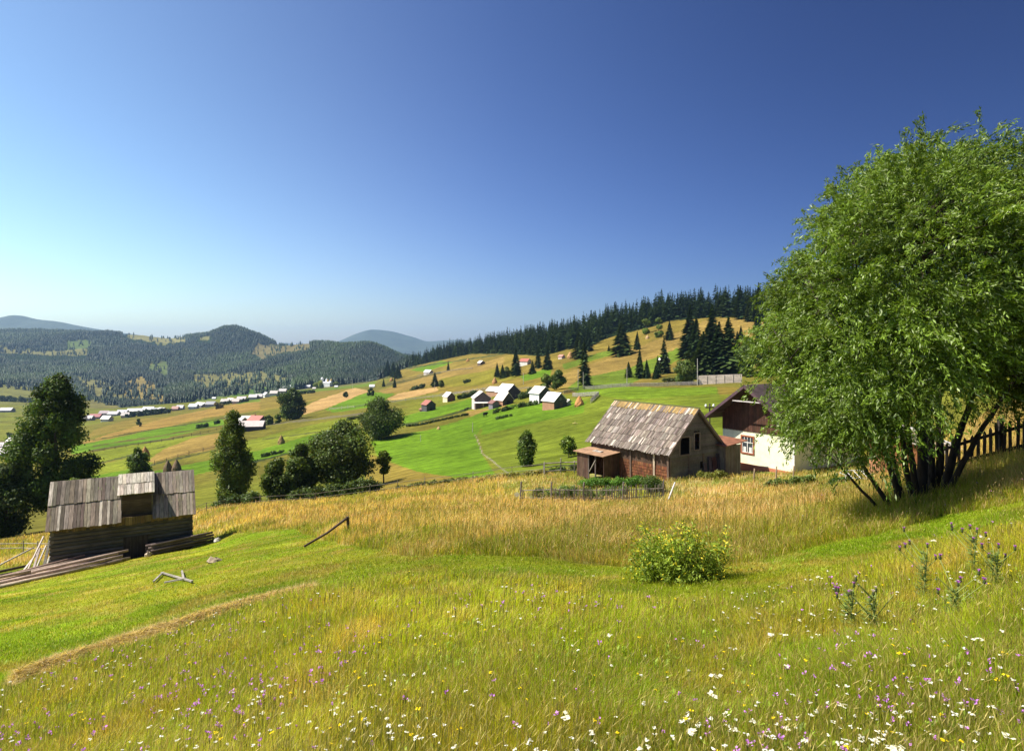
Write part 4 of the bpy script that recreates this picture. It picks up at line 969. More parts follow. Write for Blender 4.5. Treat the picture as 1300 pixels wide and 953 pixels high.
    # loose boards and low door leaning at the gable foot
    for (y, w, h, c) in ((.9,.35,.9,(.12,.09,.09)),(1.45,.3,1.35,(.09,.07,.08)),(2.0,.5,1.25,(.1,.05,.05)),(2.5,.35,1.5,(.06,.05,.06))):
        q = MB(); q.hexa([(xg+.30,y-w/2,-.6),(xg+.34,y-w/2,-.6),(xg+.34,y+w/2+.1,-.6),(xg+.30,y+w/2+.1,-.6),(xg+.10,y-w/2,h),(xg+.14,y-w/2,h),(xg+.14,y+w/2,h),(xg+.10,y+w/2,h)], c)
        q.build('leaning_board', M['woodv'], t)
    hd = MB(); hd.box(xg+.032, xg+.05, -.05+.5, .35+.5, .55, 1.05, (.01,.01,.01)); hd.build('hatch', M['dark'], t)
    # long side -Y : dark boards above, orange shingles below, both darkened for eave shade
    yg = -half
    m = MB(); x = -lx
    while x < lx:
        w = rn.uniform(.14, .22); x2 = min(lx, x+w); m.box(x+.005, x2-.005, yg-.03, yg+.03, .95, ze+.05, vary((.075,.045,.03), .25)); x = x2
    m.build('side_boards', M['woodv'], t)
    m = MB(); z = -.8; k = 0
    while z < .95:
        x = -lx+(k % 2)*.09
        while x < lx:
            x2 = min(lx, x+.17); m.hexa([(x+.006,yg-.075,z),(x2-.006,yg-.075,z),(x2-.006,yg,z),(x+.006,yg,z),(x+.006,yg-.035,z+.24),(x2-.006,yg-.035,z+.24),(x2-.006,yg,z+.24),(x+.006,yg,z+.24)], vary((.13,.05,.023), .4, .10)); x = x2
        z += .22; k += 1
    m.build('shingle_cladding', M['woodv'], t)
    for xx in (lx-.05, lx-1.4, .4):
        m = MB(); m.box(xx-.08, xx+.08, yg-.13, yg-.08, -.8, ze-.1, (.42,.33,.24) if xx == lx-1.4 else (.12,.08,.06)); m.build('post', M['woodv'], t)
    m = MB()
    for yy, xx0 in ((half, 0),):
        m.box(-lx, lx, half-.05, half+.03, -.8, ze+.05, (.12,.10,.085)); m.box(-lx-.03, -lx+.05, -half, half, -.8, ze+.1, (.12,.10,.085))
    m.add([(-lx,-half,ze),(-lx,half,ze),(-lx,0,zr-.05)], [(0,1,2)], (.11,.09,.08)); m.build('back_wall', M['woodv'], t)
    # porch shed on the long side
    x0, x1, y1, y0 = -lx+.2, -lx+3.3, yg-.1, yg-1.75
    m = MB(); x = x0
    while x < x0+1.15: m.box(x, x+.15, y0, y0+.04, -.8, 1.25, vary((.085,.05,.035), .25)); x += .16
    m.build('porch_wall', M['woodv'], t); m = MB()
    y = y0
    m2 = MB()
    while y < y1: m.box(x0-.04, x0, y, y+.15, -.8, 1.25, vary((.13,.07,.045), .25)); m2.box(x1, x1+.04, y, y+.15, -.8, 1.25, vary((.09,.055,.04), .25)); y += .16
    m2.build('porch_wall', M['woodv'], t)
    m.build('porch_wall', M['woodv'], t)
    m = MB(); m.hexa([(x0-.25,y0-.25,1.22),(x1+.25,y0-.25,1.22),(x1+.25,y1+.1,1.42),(x0-.25,y1+.1,1.42),(x0-.25,y0-.25,1.27),(x1+.25,y0-.25,1.27),(x1+.25,y1+.1,1.47),(x0-.25,y1+.1,1.47)], (.33,.20,.12)); m.build('porch_roof', M['wood'], t)
    for xx in (x0+1.3, x0+2.1):
        m = MB(); m.box(xx, xx+.09, y0, y0+.09, -.8, 1.22, (.13,.10,.09)); m.build('post', M['woodv'], t)
    m = MB(); m.beam((x0+1.5, y0-.02, -.2), (x0+2.2, y0-.02, .8), .08, .05, (.3,.26,.22)); m.build('brace', M['wood'], t)
    # rubble on the porch roof
    m = MB()
    for i in range(5): m.box(x0+1.3+i*.2, x0+1.45+i*.2, y0+.5, y0+.8, 1.36, 1.42+rn.random()*.06, (.5,.46,.4))
    o = m.build('old_board_pile', M['wood']); o.parent = t
right_barn()

# link shed with rusty roof between barn and house
def link_shed():
    Y = 51.0; p = at(928, Y=Y); ang = math.atan2(-.818, .575)
    t = thing('lean_to', 'grey plank lean-to with rust-red sheet roof joining barn and cream house', 'shed', (17.15, 50.9, -9.9), ang)
    m = MB()
    for i in range(11): m.box(1.2, 1.26, -1.5+i*.17, -1.5+i*.17+.16, -.6, 2.15, vary((.15,.13,.10), .2))
    for i in range(16): m.box(-1.4+i*.165, -1.4+i*.165+.155, -1.56, -1.5, -.6, 2.1, vary((.15,.13,.10), .2))
    m.box(-1.4, 1.2, .3, .36, -.6, 2.1, (.12,.1,.08)); m.build('wall', M['woodv'], t)
    m = MB(); m.hexa([(-1.7,-1.9,2.25),(1.55,-1.9,2.17),(1.55,.9,2.42),(-1.7,.9,2.52),(-1.7,-1.9,2.31),(1.55,-1.9,2.23),(1.55,.9,2.48),(-1.7,.9,2.58)], (.28,.11,.07)); m.build('roof', M['rust'], t)
link_shed()

# ---------- cream house
def cream_house():
    rn = random.Random(9)
    C1 = Vector((18.1, 54.1)); C2 = Vector((21.6, 48.3)); u = (C2-C1).normalized()
    mid = (C1+C2)/2; d = Vector((-u.y, u.x))
    if d.x < 0: d = -d
    ang = math.atan2(d.y, d.x); gzv = -9.75; W = (C2-C1).length; hw = W/2; L = 9.0
    t = thing('cream_house', 'cream plastered house with dark overhanging gable and brown framed window', 'house', (mid.x, mid.y, gzv), ang)
    wt = -6.8-gzv; top = -3.15-gzv; k = .70   # roof z = top - k*|y|
    # walls
    m = MB(); m.box(0, L, -hw, hw, -.15, wt, (.7,.65,.35)); m.build('wall', M['plaster'], t)
    m = MB(); m.box(-.05, L+.02, -hw-.03, hw+.03, -.9, .12, (.45,.17,.10)); m.build('plinth', M['wall'], t)
    # gable boards with saw-tooth lower edge
    m = MB(); y = -hw
    while y < hw:
        y2 = min(hw, y+.15); ym = (y+y2)/2; zt = top-k*abs(ym)-.05; c = vary((.085,.042,.028), .25)
        m.add([(-.06,y+.008,wt-.10),(-.06,ym,wt-.22),(-.06,y2-.008,wt-.10),(-.06,y2-.008,zt),(-.06,y+.008,zt),(0,y+.008,wt-.10),(0,ym,wt-.22),(0,y2-.008,wt-.10),(0,y2-.008,zt),(0,y+.008,zt)],
              [(4,3,2,1,0),(5,6,7,8,9),(0,1,6,5),(1,2,7,6),(2,3,8,7),(3,4,9,8),(4,0,5,9)], c); y = y2
    m.build('gable_boards', M['woodv'], t)
    m = MB(); over = 1.5
    for s in (-1, 1):
        ye = s*4.3
        q = [(-over,0,top),(L+.6,0,top),(L+.6,ye,top-k*4.3),(-over,ye,top-k*4.3)]; tq = [(a,b,c+.10) for a, b, c in q]
        if s > 0: q = q[::-1]; tq = tq[::-1]
        m.add(q+tq, [(0,1,2,3),(7,6,5,4),(0,4,5,1),(1,5,6,2),(2,6,7,3),(3,7,4,0)], (.075,.055,.055))
    m.build('roof', M['wood'], t)
    m = MB()
    for s in (-1, 1): m.beam((-over-.02,0,top-.03),(-over-.02,s*4.3,top-.03-k*4.3),.05,.22,(.10,.06,.07))
    m.build('bargeboard', M['wood'], t)
    m = MB()
    m.beam((-over+.1,-1.6,top-k*1.6-.12),(-over+.1,1.2,top-k*1.6-.12),.07,.08,(.55,.5,.48)); m.build('tie_beam', M['wood'], t)
    for y in (-3.2, 3.2): 
        m = MB(); m.beam((-over+.05,y,top-k*3.2-.12),(0,y,top-k*3.2-.12),.09,.1,(.12,.08,.07)); m.build('rafter_end', M['wood'], t)
    m = MB(); m.box(1.2,1.75,1.5,2.05,top-k*2-.6,top-.35,(.48,.25,.17)); c = m.build('chimney', M['wall'], t)
    m = MB(); m.box(1.12,1.83,1.42,2.13,top-.35,top-.27,(.5,.4,.35)); m.build('chimney_cap', M['wall'], c)
    # window
    yw = hw-2.55; w = 1.15; z0 = 1.0; z1 = 2.35
    fr = MB(); bc = (.30,.10,.05)
    for a, b, c_, d_ in ((yw-w/2-.09, yw-w/2+.04, z0-.09, z1+.09), (yw+w/2-.04, yw+w/2+.09, z0-.09, z1+.09)): fr.box(-.06,-.003,a,b,c_,d_,bc)
    fr.box(-.065,-.003,yw-w/2+.04,yw+w/2-.04,z0-.09,z0+.03,bc); fr.box(-.065,-.003,yw-w/2+.04,yw+w/2-.04,z1-.03,z1+.09,bc)
    wo = fr.build('window', M['wall'], t)
    gl = MB(); gl.box(-.018,-.006,yw-w/2+.04,yw+w/2-.04,z0+.03,z1-.03); gl.build('pane', M['glass'], wo)
    mu = MB()
    for yy in (yw-.3, yw, yw+.3): mu.box(-.04,-.019,yy-.02,yy+.02,z1-.45,z1-.03,(.75,.73,.68))
    mu.box(-.045,-.019,yw-w/2+.04,yw+w/2-.04,z1-.51,z1-.45,(.75,.73,.68)); mu.box(-.04,-.019,yw-.03,yw+.03,z0+.03,z1-.51,(.75,.73,.68))
    for s in (-1, 1): mu.box(-.04,-.019,yw+s*(w/2-.065)-.025,yw+s*(w/2-.065)+.025,z0+.03,z1-.51,(.75,.73,.68))
    mu.box(-.04,-.019,yw-w/2+.1,yw+w/2-.1,z0+.03,z0+.08,(.75,.73,.68)); mu.build('sash', M['wall'], wo)
    cu = MB()
    for s in (-1, 1): cu.box(-.0185,-.0181,yw+s*.28-.13,yw+s*.28+.13,z0+.08,z0+.50,(.7,.7,.66))
    cu.build('curtain', M['wall'], wo)
    m = MB(); m.box(-.10,.05,-hw-.12,-hw-.0,-.9,wt,(.78,.76,.7)); m.build('corner_post', M['wall'], t)
cream_house()

# white-roofed outbuilding seen through the willow stems
t = thing('outhouse', 'outhouse with white sheet roof glimpsed between the willow stems', 'shed', (22.7, 35.5, gz(22.7, 35.5)), R(-20))
m = MB(); m.box(-2.0,2.0,-1.6,1.6,-.8,1.4,(.36,.17,.08)); m.add([(-2.0,-1.6,1.4),(2.0,-1.6,1.4),(2,1.6,1.4),(-2,1.6,1.4),(-2,-1.6,3.0),(-2,1.6,3.0)],[(0,1,4),(3,5,2),(0,4,5,3)],(.36,.17,.08)); m.build('wall', M['woodv'], t)
m = MB(); m.hexa([(-2.3,-2.0,3.15),(2.5,-2.0,1.15),(2.5,2.0,1.15),(-2.3,2.0,3.15),(-2.3,-2.0,3.3),(2.5,-2.0,1.3),(2.5,2.0,1.3),(-2.3,2.0,3.3)],WT)
m.add([(-2.25,-1.75,3.1),(2.3,-1.75,1.22),(2.0,-1.75,.75),(-2.25,-1.75,2.4)],[(0,3,2,1)],(.8,.78,.74)); m.build('roof', M['tin'], t)
m = MB(); m.box(.6,1.4,-1.66,-1.61,-.4,1.1,(.08,.05,.04)); m.build('door', M['woodv'], t)

# ---------- plank barn (left)
def left_barn():
    rn = random.Random(5)
    A0 = Vector((-25.46, 35.0)); B0 = Vector((-19.55, 38.4)); u = (B0-A0).normalized(); L = (B0-A0).length; ang = math.atan2(u.y, u.x)
    C0 = (A0+B0)/2; g0 = -12.05
    t = thing('plank_barn', 'weathered plank-roofed barn with raised dormer over a dark log wall', 'barn', (C0.x, C0.y, g0), ang)
    zr = -7.6-g0; sl = 3.05; pitch = math.atan2(2.2, 2.05); half = 1.75; ze = zr-half*math.tan(pitch)
    cols = [(.25,.205,.16), (.20,.165,.13), (.32,.27,.215), (.24,.20,.165), (.15,.12,.095)]
    d0, d1 = L*(-.5+.47), L*(-.5+.70)       # dormer opening in the roof
    def cut(x, s0, s1):
        if d0 < x < d1: return s0, min(s1, 1.0), s0 < .9
        return s0, s1, True
    m = MB(); board_roof(m, L+.3, -L/2-.15, sl, pitch, 2, .17, -1, rn, cols, zr=zr+.08, endjit=.03, th=.03, xfn=cut)
    board_roof(m, L+.3, -L/2-.15, sl, pitch, 2, .17, 1, rn, cols, zr=zr+.08, endjit=.03, th=.03)
    m.build('roof', M['woodslope'], t)
    # dormer roof: from the ridge, shallower; its fuller sun put into paler boards
    dr = thing('dormer', None, None); dr.parent = t
    del_keys = [k for k in dr.keys()]
    m = MB(); dp = R(27); L2 = d1-d0+.25
    board_roof(m, L2, d0-.15, 1.95, dp, 2, .17, -1, rn, [(.42,.38,.31), (.37,.33,.27), (.46,.42,.35)], zr=zr+.17, endjit=.02, th=.03)
    COL.objects.unlink(dr); bpy.data.objects.remove(dr)
    dm = m.build('dormer_roof', M['woodslope'], t)
    yd = -1.62
    m = MB(); zz = ze-.3; ztop = zr+.1-1.62*math.tan(dp)
    while zz < ztop-.02:
        m.box(d0+.05, d1-.05, yd, yd+.06, zz, min(ztop, zz+.16), vary((.085,.06,.045), .25)); zz += .165
    m.build('dormer_front', M['wood'], dm)
    m = MB()
    for xx in (d0+.03, d1-.06):
        q = [(xx,-.2,zr-.15),(xx+.05,-.2,zr-.15),(xx+.05,yd,ze-.1),(xx,yd,ze-.1),(xx,-.2,zr+.05),(xx+.05,-.2,zr+.05),(xx+.05,yd,ztop),(xx,yd,ztop)]; m.hexa(q, (.13,.11,.09))
    m.build('dormer_cheek', M['wood'], dm)
    # log walls: front -Y, ends
    lx = L/2-.12
    m = MB(); z = -.9; k = 0
    while z < ze-.25:
        c = vary((.105,.095,.085), .22)
        m.tube([(-lx-.12*(k % 2), -half, z+.1), (lx+.12*(k % 2), -half, z+.1)], [.112, .112], 8, c)
        m.tube([(-lx, -half-.12*((k+1) % 2), z+.1), (-lx, half, z+.1)], [.112, .112], 8, vary((.14,.12,.10), .2)); m.tube([(lx, -half-.12*((k+1) % 2), z+.1), (lx, half, z+.1)], [.112, .112], 8, c)
        m.tube([(-lx, half, z+.1), (lx, half, z+.1)], [.112, .112], 8, c)
        z += .205; k += 1
    m.build('log_wall', M['wood'], t)
    m = MB(); x = -lx
    while x < lx:
        w = rn.uniform(.12, .18); zl = ze-.42+rn.uniform(-.06, .04); m.box(x, x+w-.012, -half-.16, -half-.12, zl, ze-.02, vary((.17,.115,.055), .3)); x += w
    m.build('eave_boards', M['woodv'], t)
    for sx in (-1, 1):   # gable ends in vertical boards
        m = MB(); y = -half
        while y < half:
            y2 = min(half, y+.17); ym = (y+y2)/2; zt = zr-abs(ym)*math.tan(pitch)-.05; X = sx*(lx+.02)
            m.box(min(X, X+sx*.04), max(X, X+sx*.04), y+.006, y2-.006, ze-.5, zt, vary((.22,.18,.15), .2)); y = y2
        m.build('gable_boards', M['woodv'], t)
    m = MB()
    for i in range(7): m.box(-.05+i*.17, -.05+i*.17+.16, -half-.19, -half-.13, -.5, 1.45, vary((.055,.045,.04), .2))
    m.build('door', M['woodv'], t)
    return t, ang, C0, g0, L, half
lb, lba, lbc, lbg, lbL, lbh = left_barn()

# ------------------------------------------------------------ piles, boards, poles, fences
ca, sa = math.cos(lba), math.sin(lba)
def lbw(x, y, z=None):
    X = lbc.x+x*ca-y*sa; Y = lbc.y+x*sa+y*ca
    return Vector((X, Y, gz(X, Y) if z is None else z))
def pole_obj(name, label, cat, a, b, r, col, group=None, flat=False):
    a = Vector(a); b = Vector(b); m = MB(); d = b-a
    if flat: m.beam((0,0,0), d, r*3.2, r, col)
    else:
        n = d.cross(Vector((0,0,1)))*.004
        m.tube([(0,0,0), d*.33+n, d*.66-n, d], [r, r*.96, r*.9, r*.8], 8, col)
    o = m.build(name, M['wood'], None, not flat); o.location = a
    return tag(o, label, cat, group)
rn = random.Random(33)
# long poles stacked in front of the plank barn
k = 0
for layer in range(3):
    for i in range(8-2*layer):
        off = -2.2-.26*i-.12*layer+rn.uniform(-.08, .08); xa = -4.4+rn.uniform(-1.1, .9)-(1.6 if (i+layer) % 4 == 0 else 0); xb = xa+rn.uniform(4.4, 5.2)+(1.6 if (i+layer) % 4 == 0 else 0); xb = min(xb, .35)
        a = lbw(xa, off-.55*rn.random()-.1*i); b = lbw(xb-rn.random()*.8, off+rn.uniform(-.15, .15)); a.z += .10+layer*.16; b.z += .12+layer*.21
        pole_obj('log', 'weathered pole in the sunlit long stack before the plank barn', 'log', a, b, .085, vary((.40,.30,.235), .32), 'poles stacked before the plank barn'); k += 1
for (x0, y0, x1, y1, z0, z1) in ((-7.6,-2.1,-1.8,-2.3,.15,.75),(-8.0,-2.6,-2.2,-2.4,.1,.6),(-6.8,-3.3,-2.6,-2.9,.08,.2)):
    a = lbw(x0, y0); b = lbw(x1, y1); a.z += z0; b.z += z1
    pole_obj('log', 'extra long pole sticking out beyond the stack towards the picture edge', 'log', a, b, .07, vary((.30,.22,.16), .15), 'long poles over the stack')
for layer in range(4):
    for i in range(4-layer//2):
        a = lbw(1.15+rn.uniform(-.15, .2), -2.15-.19*i-.05*layer); b = lbw(4.2+rn.uniform(-.2, .3), -2.1-.19*i-.05*layer); a.z += .12+.16*layer; b.z += .14+.16*layer
        pole_obj('log', 'pole with darkened colour in the shaded stack by the barn door', 'log', a, b, .08, vary((.13,.10,.09), .2), 'poles stacked by the barn door')  # shade by the door put into the darker pole colour
for i, (x, h) in enumerate(((-3.75,1.9),(-3.95,1.6),(-4.1,2.1),(-4.3,1.5),(-3.6,1.75),(-4.5,1.2))):
    a = lbw(x-.25*(i % 3), -1.7+.25*i); b = lbw(x+.35, -1.5+.3*i); b.z += h; a.z -= .05
    pole_obj('plank', ['pale plank leaning on the barn end','short plank leaning on the barn end','tallest plank leaning on the barn end','low plank leaning beside the pale ones','broad plank nearest the barn corner','shortest plank at the foot of the leaning row'][i], 'plank', a, b, .045, vary((.5,.44,.40), .2), 'planks leaning on the barn end', flat=True)
for i, (x0, y0, x1, y1, z0, z1, lab) in enumerate(((-7.2,.6,-4.3,.2,.3,1.55,'long pale pole propped from the grass to the barn end'),(-9.5,.3,-4.6,.5,.35,.6,'dark fallen pole lying left of the barn'),(-9.8,-.5,-5.2,-.2,.2,.35,'thick dark log on the ground left of the barn'),(-9.0,-1.0,-5.5,-.6,.15,.2,'grey log in the rubbish left of the barn'),(-6.9,-.9,-5.9,0.4,.1,.8,'short stick with a pale cut end left of the barn'))):
    a = lbw(x0, y0); b = lbw(x1, y1); a.z += z0; b.z += z1
    pole_obj('log', lab, 'log', a, b, (.05,.09,.13,.09,.04)[i], ((.5,.45,.38),(.1,.08,.06),(.08,.065,.05),(.22,.19,.16),(.45,.4,.34))[i])
# small stones / stumps near the stack
def lump(name, label, cat, loc, r, col, mat='concrete', sq=.7):
    g = np.random.default_rng(int(abs(loc[0]*1000)) % 9999); m = MB(); n = 9; rings = 5
    pts = []
    for i in range(rings+1):
        ph = math.pi*i/rings
        for j in range(n):
            a = 2*math.pi*j/n; rr = r*(1+.18*g.normal()); pts.append((rr*math.sin(ph)*math.cos(a), rr*math.sin(ph)*math.sin(a), rr*sq*math.cos(ph)))
    fs = [(i*n+j, (i+1)*n+j, (i+1)*n+(j+1) % n, i*n+(j+1) % n) for i in range(rings) for j in range(n)]
    m.add(pts, fs, col); o = m.build(name, M[mat]); o.location = loc; return tag(o, label, cat)
p = lbw(4.6, -2.9); lump('stone', 'pale block lying past the end of the shaded stack', 'stone', p+Vector((0,0,.1)), .2, (.5,.47,.44), 'wall')
p = lbw(1.15, -3.3); lump('stump', 'small pale stump in front of the shaded stack', 'stump', p+Vector((0,0,.1)), .17, (.4,.33,.25), 'wood', 1.1)
p = at(273, 715); lump('stone', 'brown stone in the mown grass right of the barn', 'stone', p, .2, (.3,.24,.16), 'wall')
# broken pale frame lying on the mown grass
t = thing('broken_frame', 'broken pale wooden frame lying on the mown grass below the barn', 'wood debris', at(218, 735))
o0 = t.location
for a, b in (((195,741),(207,731)),((205,731),(232,737)),((209,742),(236,737)),((233,738),(231,728)),((234,737),(244,740))):
    pa = at(*a)-o0; pb = at(*b)-o0; pa.z += .06; pb.z += .07
    m = MB(); m.beam(pa, pb, .05, .035, (.30,.27,.23)); m.build('slat', M['wood'], t)
# leaning pole with prop in the meadow
pA = at(386, 697, ymin=10); Yc = pA.y*1.06
t = thing('leaning_pole', 'long dark pole propped on a short post in the meadow', 'pole', pA)
b = P(441, 657, Yc); g1 = at(443.5, Y=Yc)
m = MB(); m.tube([(0,0,.05), (b-pA)*.5+Vector((0,0,-.03)), b-pA], [.035, .04, .045], 7, (.12,.085,.06)); m.build('long_pole', M['wood'], t)
m = MB(); m.tube([b-pA+Vector((0,0,.04)), g1-pA+Vector((0,0,-.1))], [.05, .05], 7, (.09,.065,.05)); m.build('prop', M['wood'], t)
# pale leaning post by the barn fence
pA = at(847, Y=36.5); b = P(857, 612, 36.8)
t = pole_obj('post', 'pale grey post leaning at the corner of the garden fence', 'post', pA, b, .055, (.55,.52,.5))

def fence(name, label, cat, path, post_h, post_every, rails, r=.05, col=(.25,.22,.18), rail_r=.035, lean=.05, jitter=.06, rn=random.Random(1), postlab=None):
    """path: world (x,y) points; rails: heights"""
    pts = [Vector((a, b, gz(a, b))) for a, b in path]; o0 = pts[0]
    t = thing(name, label, cat, o0)
    ps = []; 
    for i in range(len(pts)-1):
        d = (pts[i+1]-pts[i]).length; n = max(1, round(d/post_every))
        for j in range(n):
            q = pts[i].lerp(pts[i+1], j/n); ps.append(Vector((q.x, q.y, gz(q.x, q.y))))
    ps.append(pts[-1])
    for q in ps[:95]:
        m = MB(); a = q-o0; h = post_h*(1+rn.uniform(-.12, .15)); m.tube([a-Vector((0,0,.3)), a+Vector((rn.uniform(-lean,lean)*h, rn.uniform(-lean,lean)*h, h))], [r, r*.8], 6, vary(col, .2)); m.build('post', M['woodv'], t)
    for z in rails:
        m = MB(); pl = [q-o0+Vector((0,0,z+rn.uniform(-jitter,jitter))) for q in ps]; m.tube(pl, [rail_r]*len(pl), 6, vary(col, .1)); m.build('rail', M['wood'], t)
    return t, ps
def wpath(*pp): return [(at(*q).x, at(*q).y) if len(q) == 2 and q[1] > 200 else ((q[0]-CX)/F*q[1], q[1]) for q in pp]
def yp(*pp): return [((a-CX)/F*Y, Y) for a, Y in pp]
fence('rail_fence', 'thin rail fence along the far edge of the tall tan grass', 'fence', yp((200,52),(262,56),(330,58),(400,59),(470,60),(540,60),(600,60),(650,59),(690,58)), 1.05, 3.4, (.5,.9), r=.035, col=(.22,.19,.16), rail_r=.02)
fence('rail_fence', 'grey three-rail fence joining the barn porch', 'fence', yp((691,56),(712,56.5),(747,57)), 1.3, 1.7, (.35,.75,1.1), r=.07, col=(.34,.30,.26), rail_r=.05)
fence('post_fence', 'row of low stakes left of the plank barn', 'fence', yp((-120,48),(-40,48),(30,47),(66,45)), 1.0, 2.6, (.5,.85), col=(.3,.26,.2))
fence('field_fence', 'long grey board fence bordering the yellow-green field behind the barn', 'fence', yp((716,215),(742,222),(800,212),(860,207),(890,203)), 1.5, 3.2, (.3,.6,.9,1.2), r=.09, col=(.24,.22,.2), rail_r=.10)
fence('yard_fence', 'grey yard fence with a corner behind the conical haystack', 'fence', yp((727,200),(736,192),(752,182),(760,176),(750,165)), 1.3, 2.2, (.3,.6,.9,1.15), r=.09, col=(.30,.28,.26), rail_r=.09)
fence('track_fence', 'grey fence along the track above the big rounded tree', 'fence', [tuple(at(a, b, ymin=100).xy) for a, b in ((418,521),(450,518),(490,512),(540,506),(600,497),(640,492))], 1.8, 7, (.6,1.2), r=.14, col=(.34,.31,.26), rail_r=.11)
fence('pasture_fence', 'fence on the pasture below the ridge wood beside the white cottage', 'fence', [tuple(at(a, b, ymin=100).xy) for a, b in ((492,488),(530,478),(560,473),(600,468))], 1.8, 9, (.6,1.3), r=.16, col=(.2,.18,.15), rail_r=.14)
fence('field_fence', 'fence climbing the dark boundary of the far valley strips', 'fence', [tuple(at(a, b, ymin=100).xy) for a, b in ((196,589),(240,578),(292,566))], 1.5, 5, (.5,1.0), r=.1, col=(.12,.1,.08), rail_r=.07)
fence('field_fence', 'fence on the dark seam between the valley strips by the small tree', 'fence', [tuple(at(a, b, ymin=100).xy) for a, b in ((118,575),(160,568),(220,558),(285,544))], 1.6, 6, (.5,1.0), r=.12, col=(.15,.12,.08), rail_r=.08)

# weathered garden picket fence before the shingled barn
def garden_fence():
    pts = [Vector((a, b, gz(a, b))) for a, b in yp((660,38.6),(700,38.2),(740,38),(790,37.8),(842,38))]; o0 = pts[0]; rn = random.Random(8)
    t = thing('picket_fence', 'crooked weathered picket fence around the barn garden', 'fence', o0)
    m = MB()
    for i in range(len(pts)-1):
        n = int((pts[i+1]-pts[i]).length/.11)
        for j in range(n):
            if rn.random() < .14: continue
            if i == 0 and rn.random() < .5: continue
            q = pts[i].lerp(pts[i+1], j/n)-o0; ln = .22 if i == 0 else .06; h = rn.uniform(.75, 1.15)
            m.beam(q-Vector((0,0,.1)), q+Vector((rn.uniform(-ln,ln), rn.uniform(-ln,ln), h)), .045, .02, vary((.27,.24,.21), .3), up=(0,1,0))
    m.build('picket_panel', M['woodv'], t)
    for z in (.35, .8):
        m = MB(); m.tube([q-o0+Vector((0,.03,z+rn.uniform(-.05,.05))) for q in pts], [.03]*len(pts), 6, (.25,.22,.19)); m.build('rail', M['wood'], t)
    for i, q in enumerate(pts[::1]):
        m = MB(); m.tube([q-o0-Vector((0,0,.2)), q-o0+Vector((rn.uniform(-.1,.1),.05,1.3))], [.06,.05], 7, (.20,.17,.15)); m.build('post', M['woodv'], t)
garden_fence()
# picket fence beneath the willow, tree shade put into its near-black wood colour
def shade_toned_fence():
    rn = random.Random(12); a = Vector(((1178-CX)/F*20.0, 20.0, 0)); b = Vector(((1430-CX)/F*17.6, 17.6, 0))
    a.z = gz(a.x, a.y); b.z = gz(b.x, b.y); o0 = a.copy()
    t = thing('picket_fence', 'picket fence climbing the slope, its wood darkened for the willow shade', 'fence', o0)
    L = (b-a).length; n = int(L/.165); d = (b-a).normalized()
    prof = []
    for j in range(n+1):
        q = a.lerp(b, j/n); q.z = gz(q.x, q.y); h = 1.22+rn.uniform(-.07, .09); w = .085; thk = .025
        dx = Vector((d.x, d.y, 0)).normalized(); ny = Vector((dx.y, -dx.x, 0)); tl = rn.uniform(-.03, .03)
        m = MB(); base = q-o0-Vector((0,0,.1)); up = Vector((tl, 0, 1))
        vs = []
        for s in (0, thk):
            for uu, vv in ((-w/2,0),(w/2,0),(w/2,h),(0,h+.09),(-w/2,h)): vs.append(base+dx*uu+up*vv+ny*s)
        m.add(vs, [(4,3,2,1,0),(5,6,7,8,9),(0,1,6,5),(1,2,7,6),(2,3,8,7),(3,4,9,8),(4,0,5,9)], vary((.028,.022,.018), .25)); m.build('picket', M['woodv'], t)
        prof.append(q)
    for z in (.38, .96):
        m = MB()
        for i in range(0, len(prof)-1, 8):
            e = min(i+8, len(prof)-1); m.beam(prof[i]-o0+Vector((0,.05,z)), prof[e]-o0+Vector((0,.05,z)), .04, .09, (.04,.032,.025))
        m.build('rail', M['wood'], t)
    for i in range(0, len(prof), 12):
        m = MB(); q = prof[i]-o0; m.box(q.x-.06, q.x+.06, q.y+.08, q.y+.2, q.z-.3, q.z+1.3, (.09,.07,.055)); m.build('post', M['woodv'], t)
shade_toned_fence()
# stakes below the cream house
for i, (px, Y, h, lab) in enumerate(((985,42.5,1.1,'short wooden stake in the weeds below the cream wall'),(1007,43,1.0,'stake nearest the corner of the cream house'),(957,44,.9,'grey stake in the grass under the window of the cream house'))):
    p = at(px, Y=Y); pole_obj('post', lab, 'post', p, p+Vector((.05,0,h)), .06, (.28,.2,.13))

# utility poles
def upole(label, px, pb, pt, Y=None, arm=True, r=.13, col=(.42,.38,.33), cups=True, armw=1.6):
    Y = Y or hit(px, pb, 60); p = at(px, Y=Y); h = (HY-pt)/F*Y-p.z
    t = thing('utility_pole', label, 'utility pole', p, R(15))
    m = MB(); m.tube([(0,0,-.3),(0,0,h)], [r, r*.75], 8, col); m.build('pole', M['woodv'], t)
    if arm:
        m = MB(); m.box(-armw/2, armw/2, -.06, .06, h*.93-.06, h*.93+.06, vary(col, .05)); c = m.build('crossarm', M['wood'], t)
        if cups:
            for s in (-1, 1):
                m = MB(); m.tube([(s*armw*.45,0,h*.93+.05),(s*armw*.45,0,h*.93+.12),(s*armw*.45,0,h*.93+.26),(s*armw*.45,0,h*.93+.34)], [.05,.11,.10,.03], 8, (.8,.82,.84)); m.build('insulator', M['tin'], c)
    return t
upole('wooden pole with insulators rising behind the shingled barn roof', 901, 0, 512, Y=62, r=.09, col=(.10,.08,.06), armw=.95)
upole('pale utility pole in front of the small spruces beyond the long fence', 796, 491, 466, arm=False)
upole('utility pole beside the rounded grey-green tree', 885.5, 489, 455, arm=False, col=(.5,.47,.42))
upole('taller of two poles by the narrow spruce', 734, 493, 469, arm=False)
upole('shorter of two poles under the narrow spruce', 740.5, 492, 472, arm=False)
upole('pale thin pole above the pair of white-roofed barns', 664.5, 488, 473, arm=False, col=(.55,.5,.45))
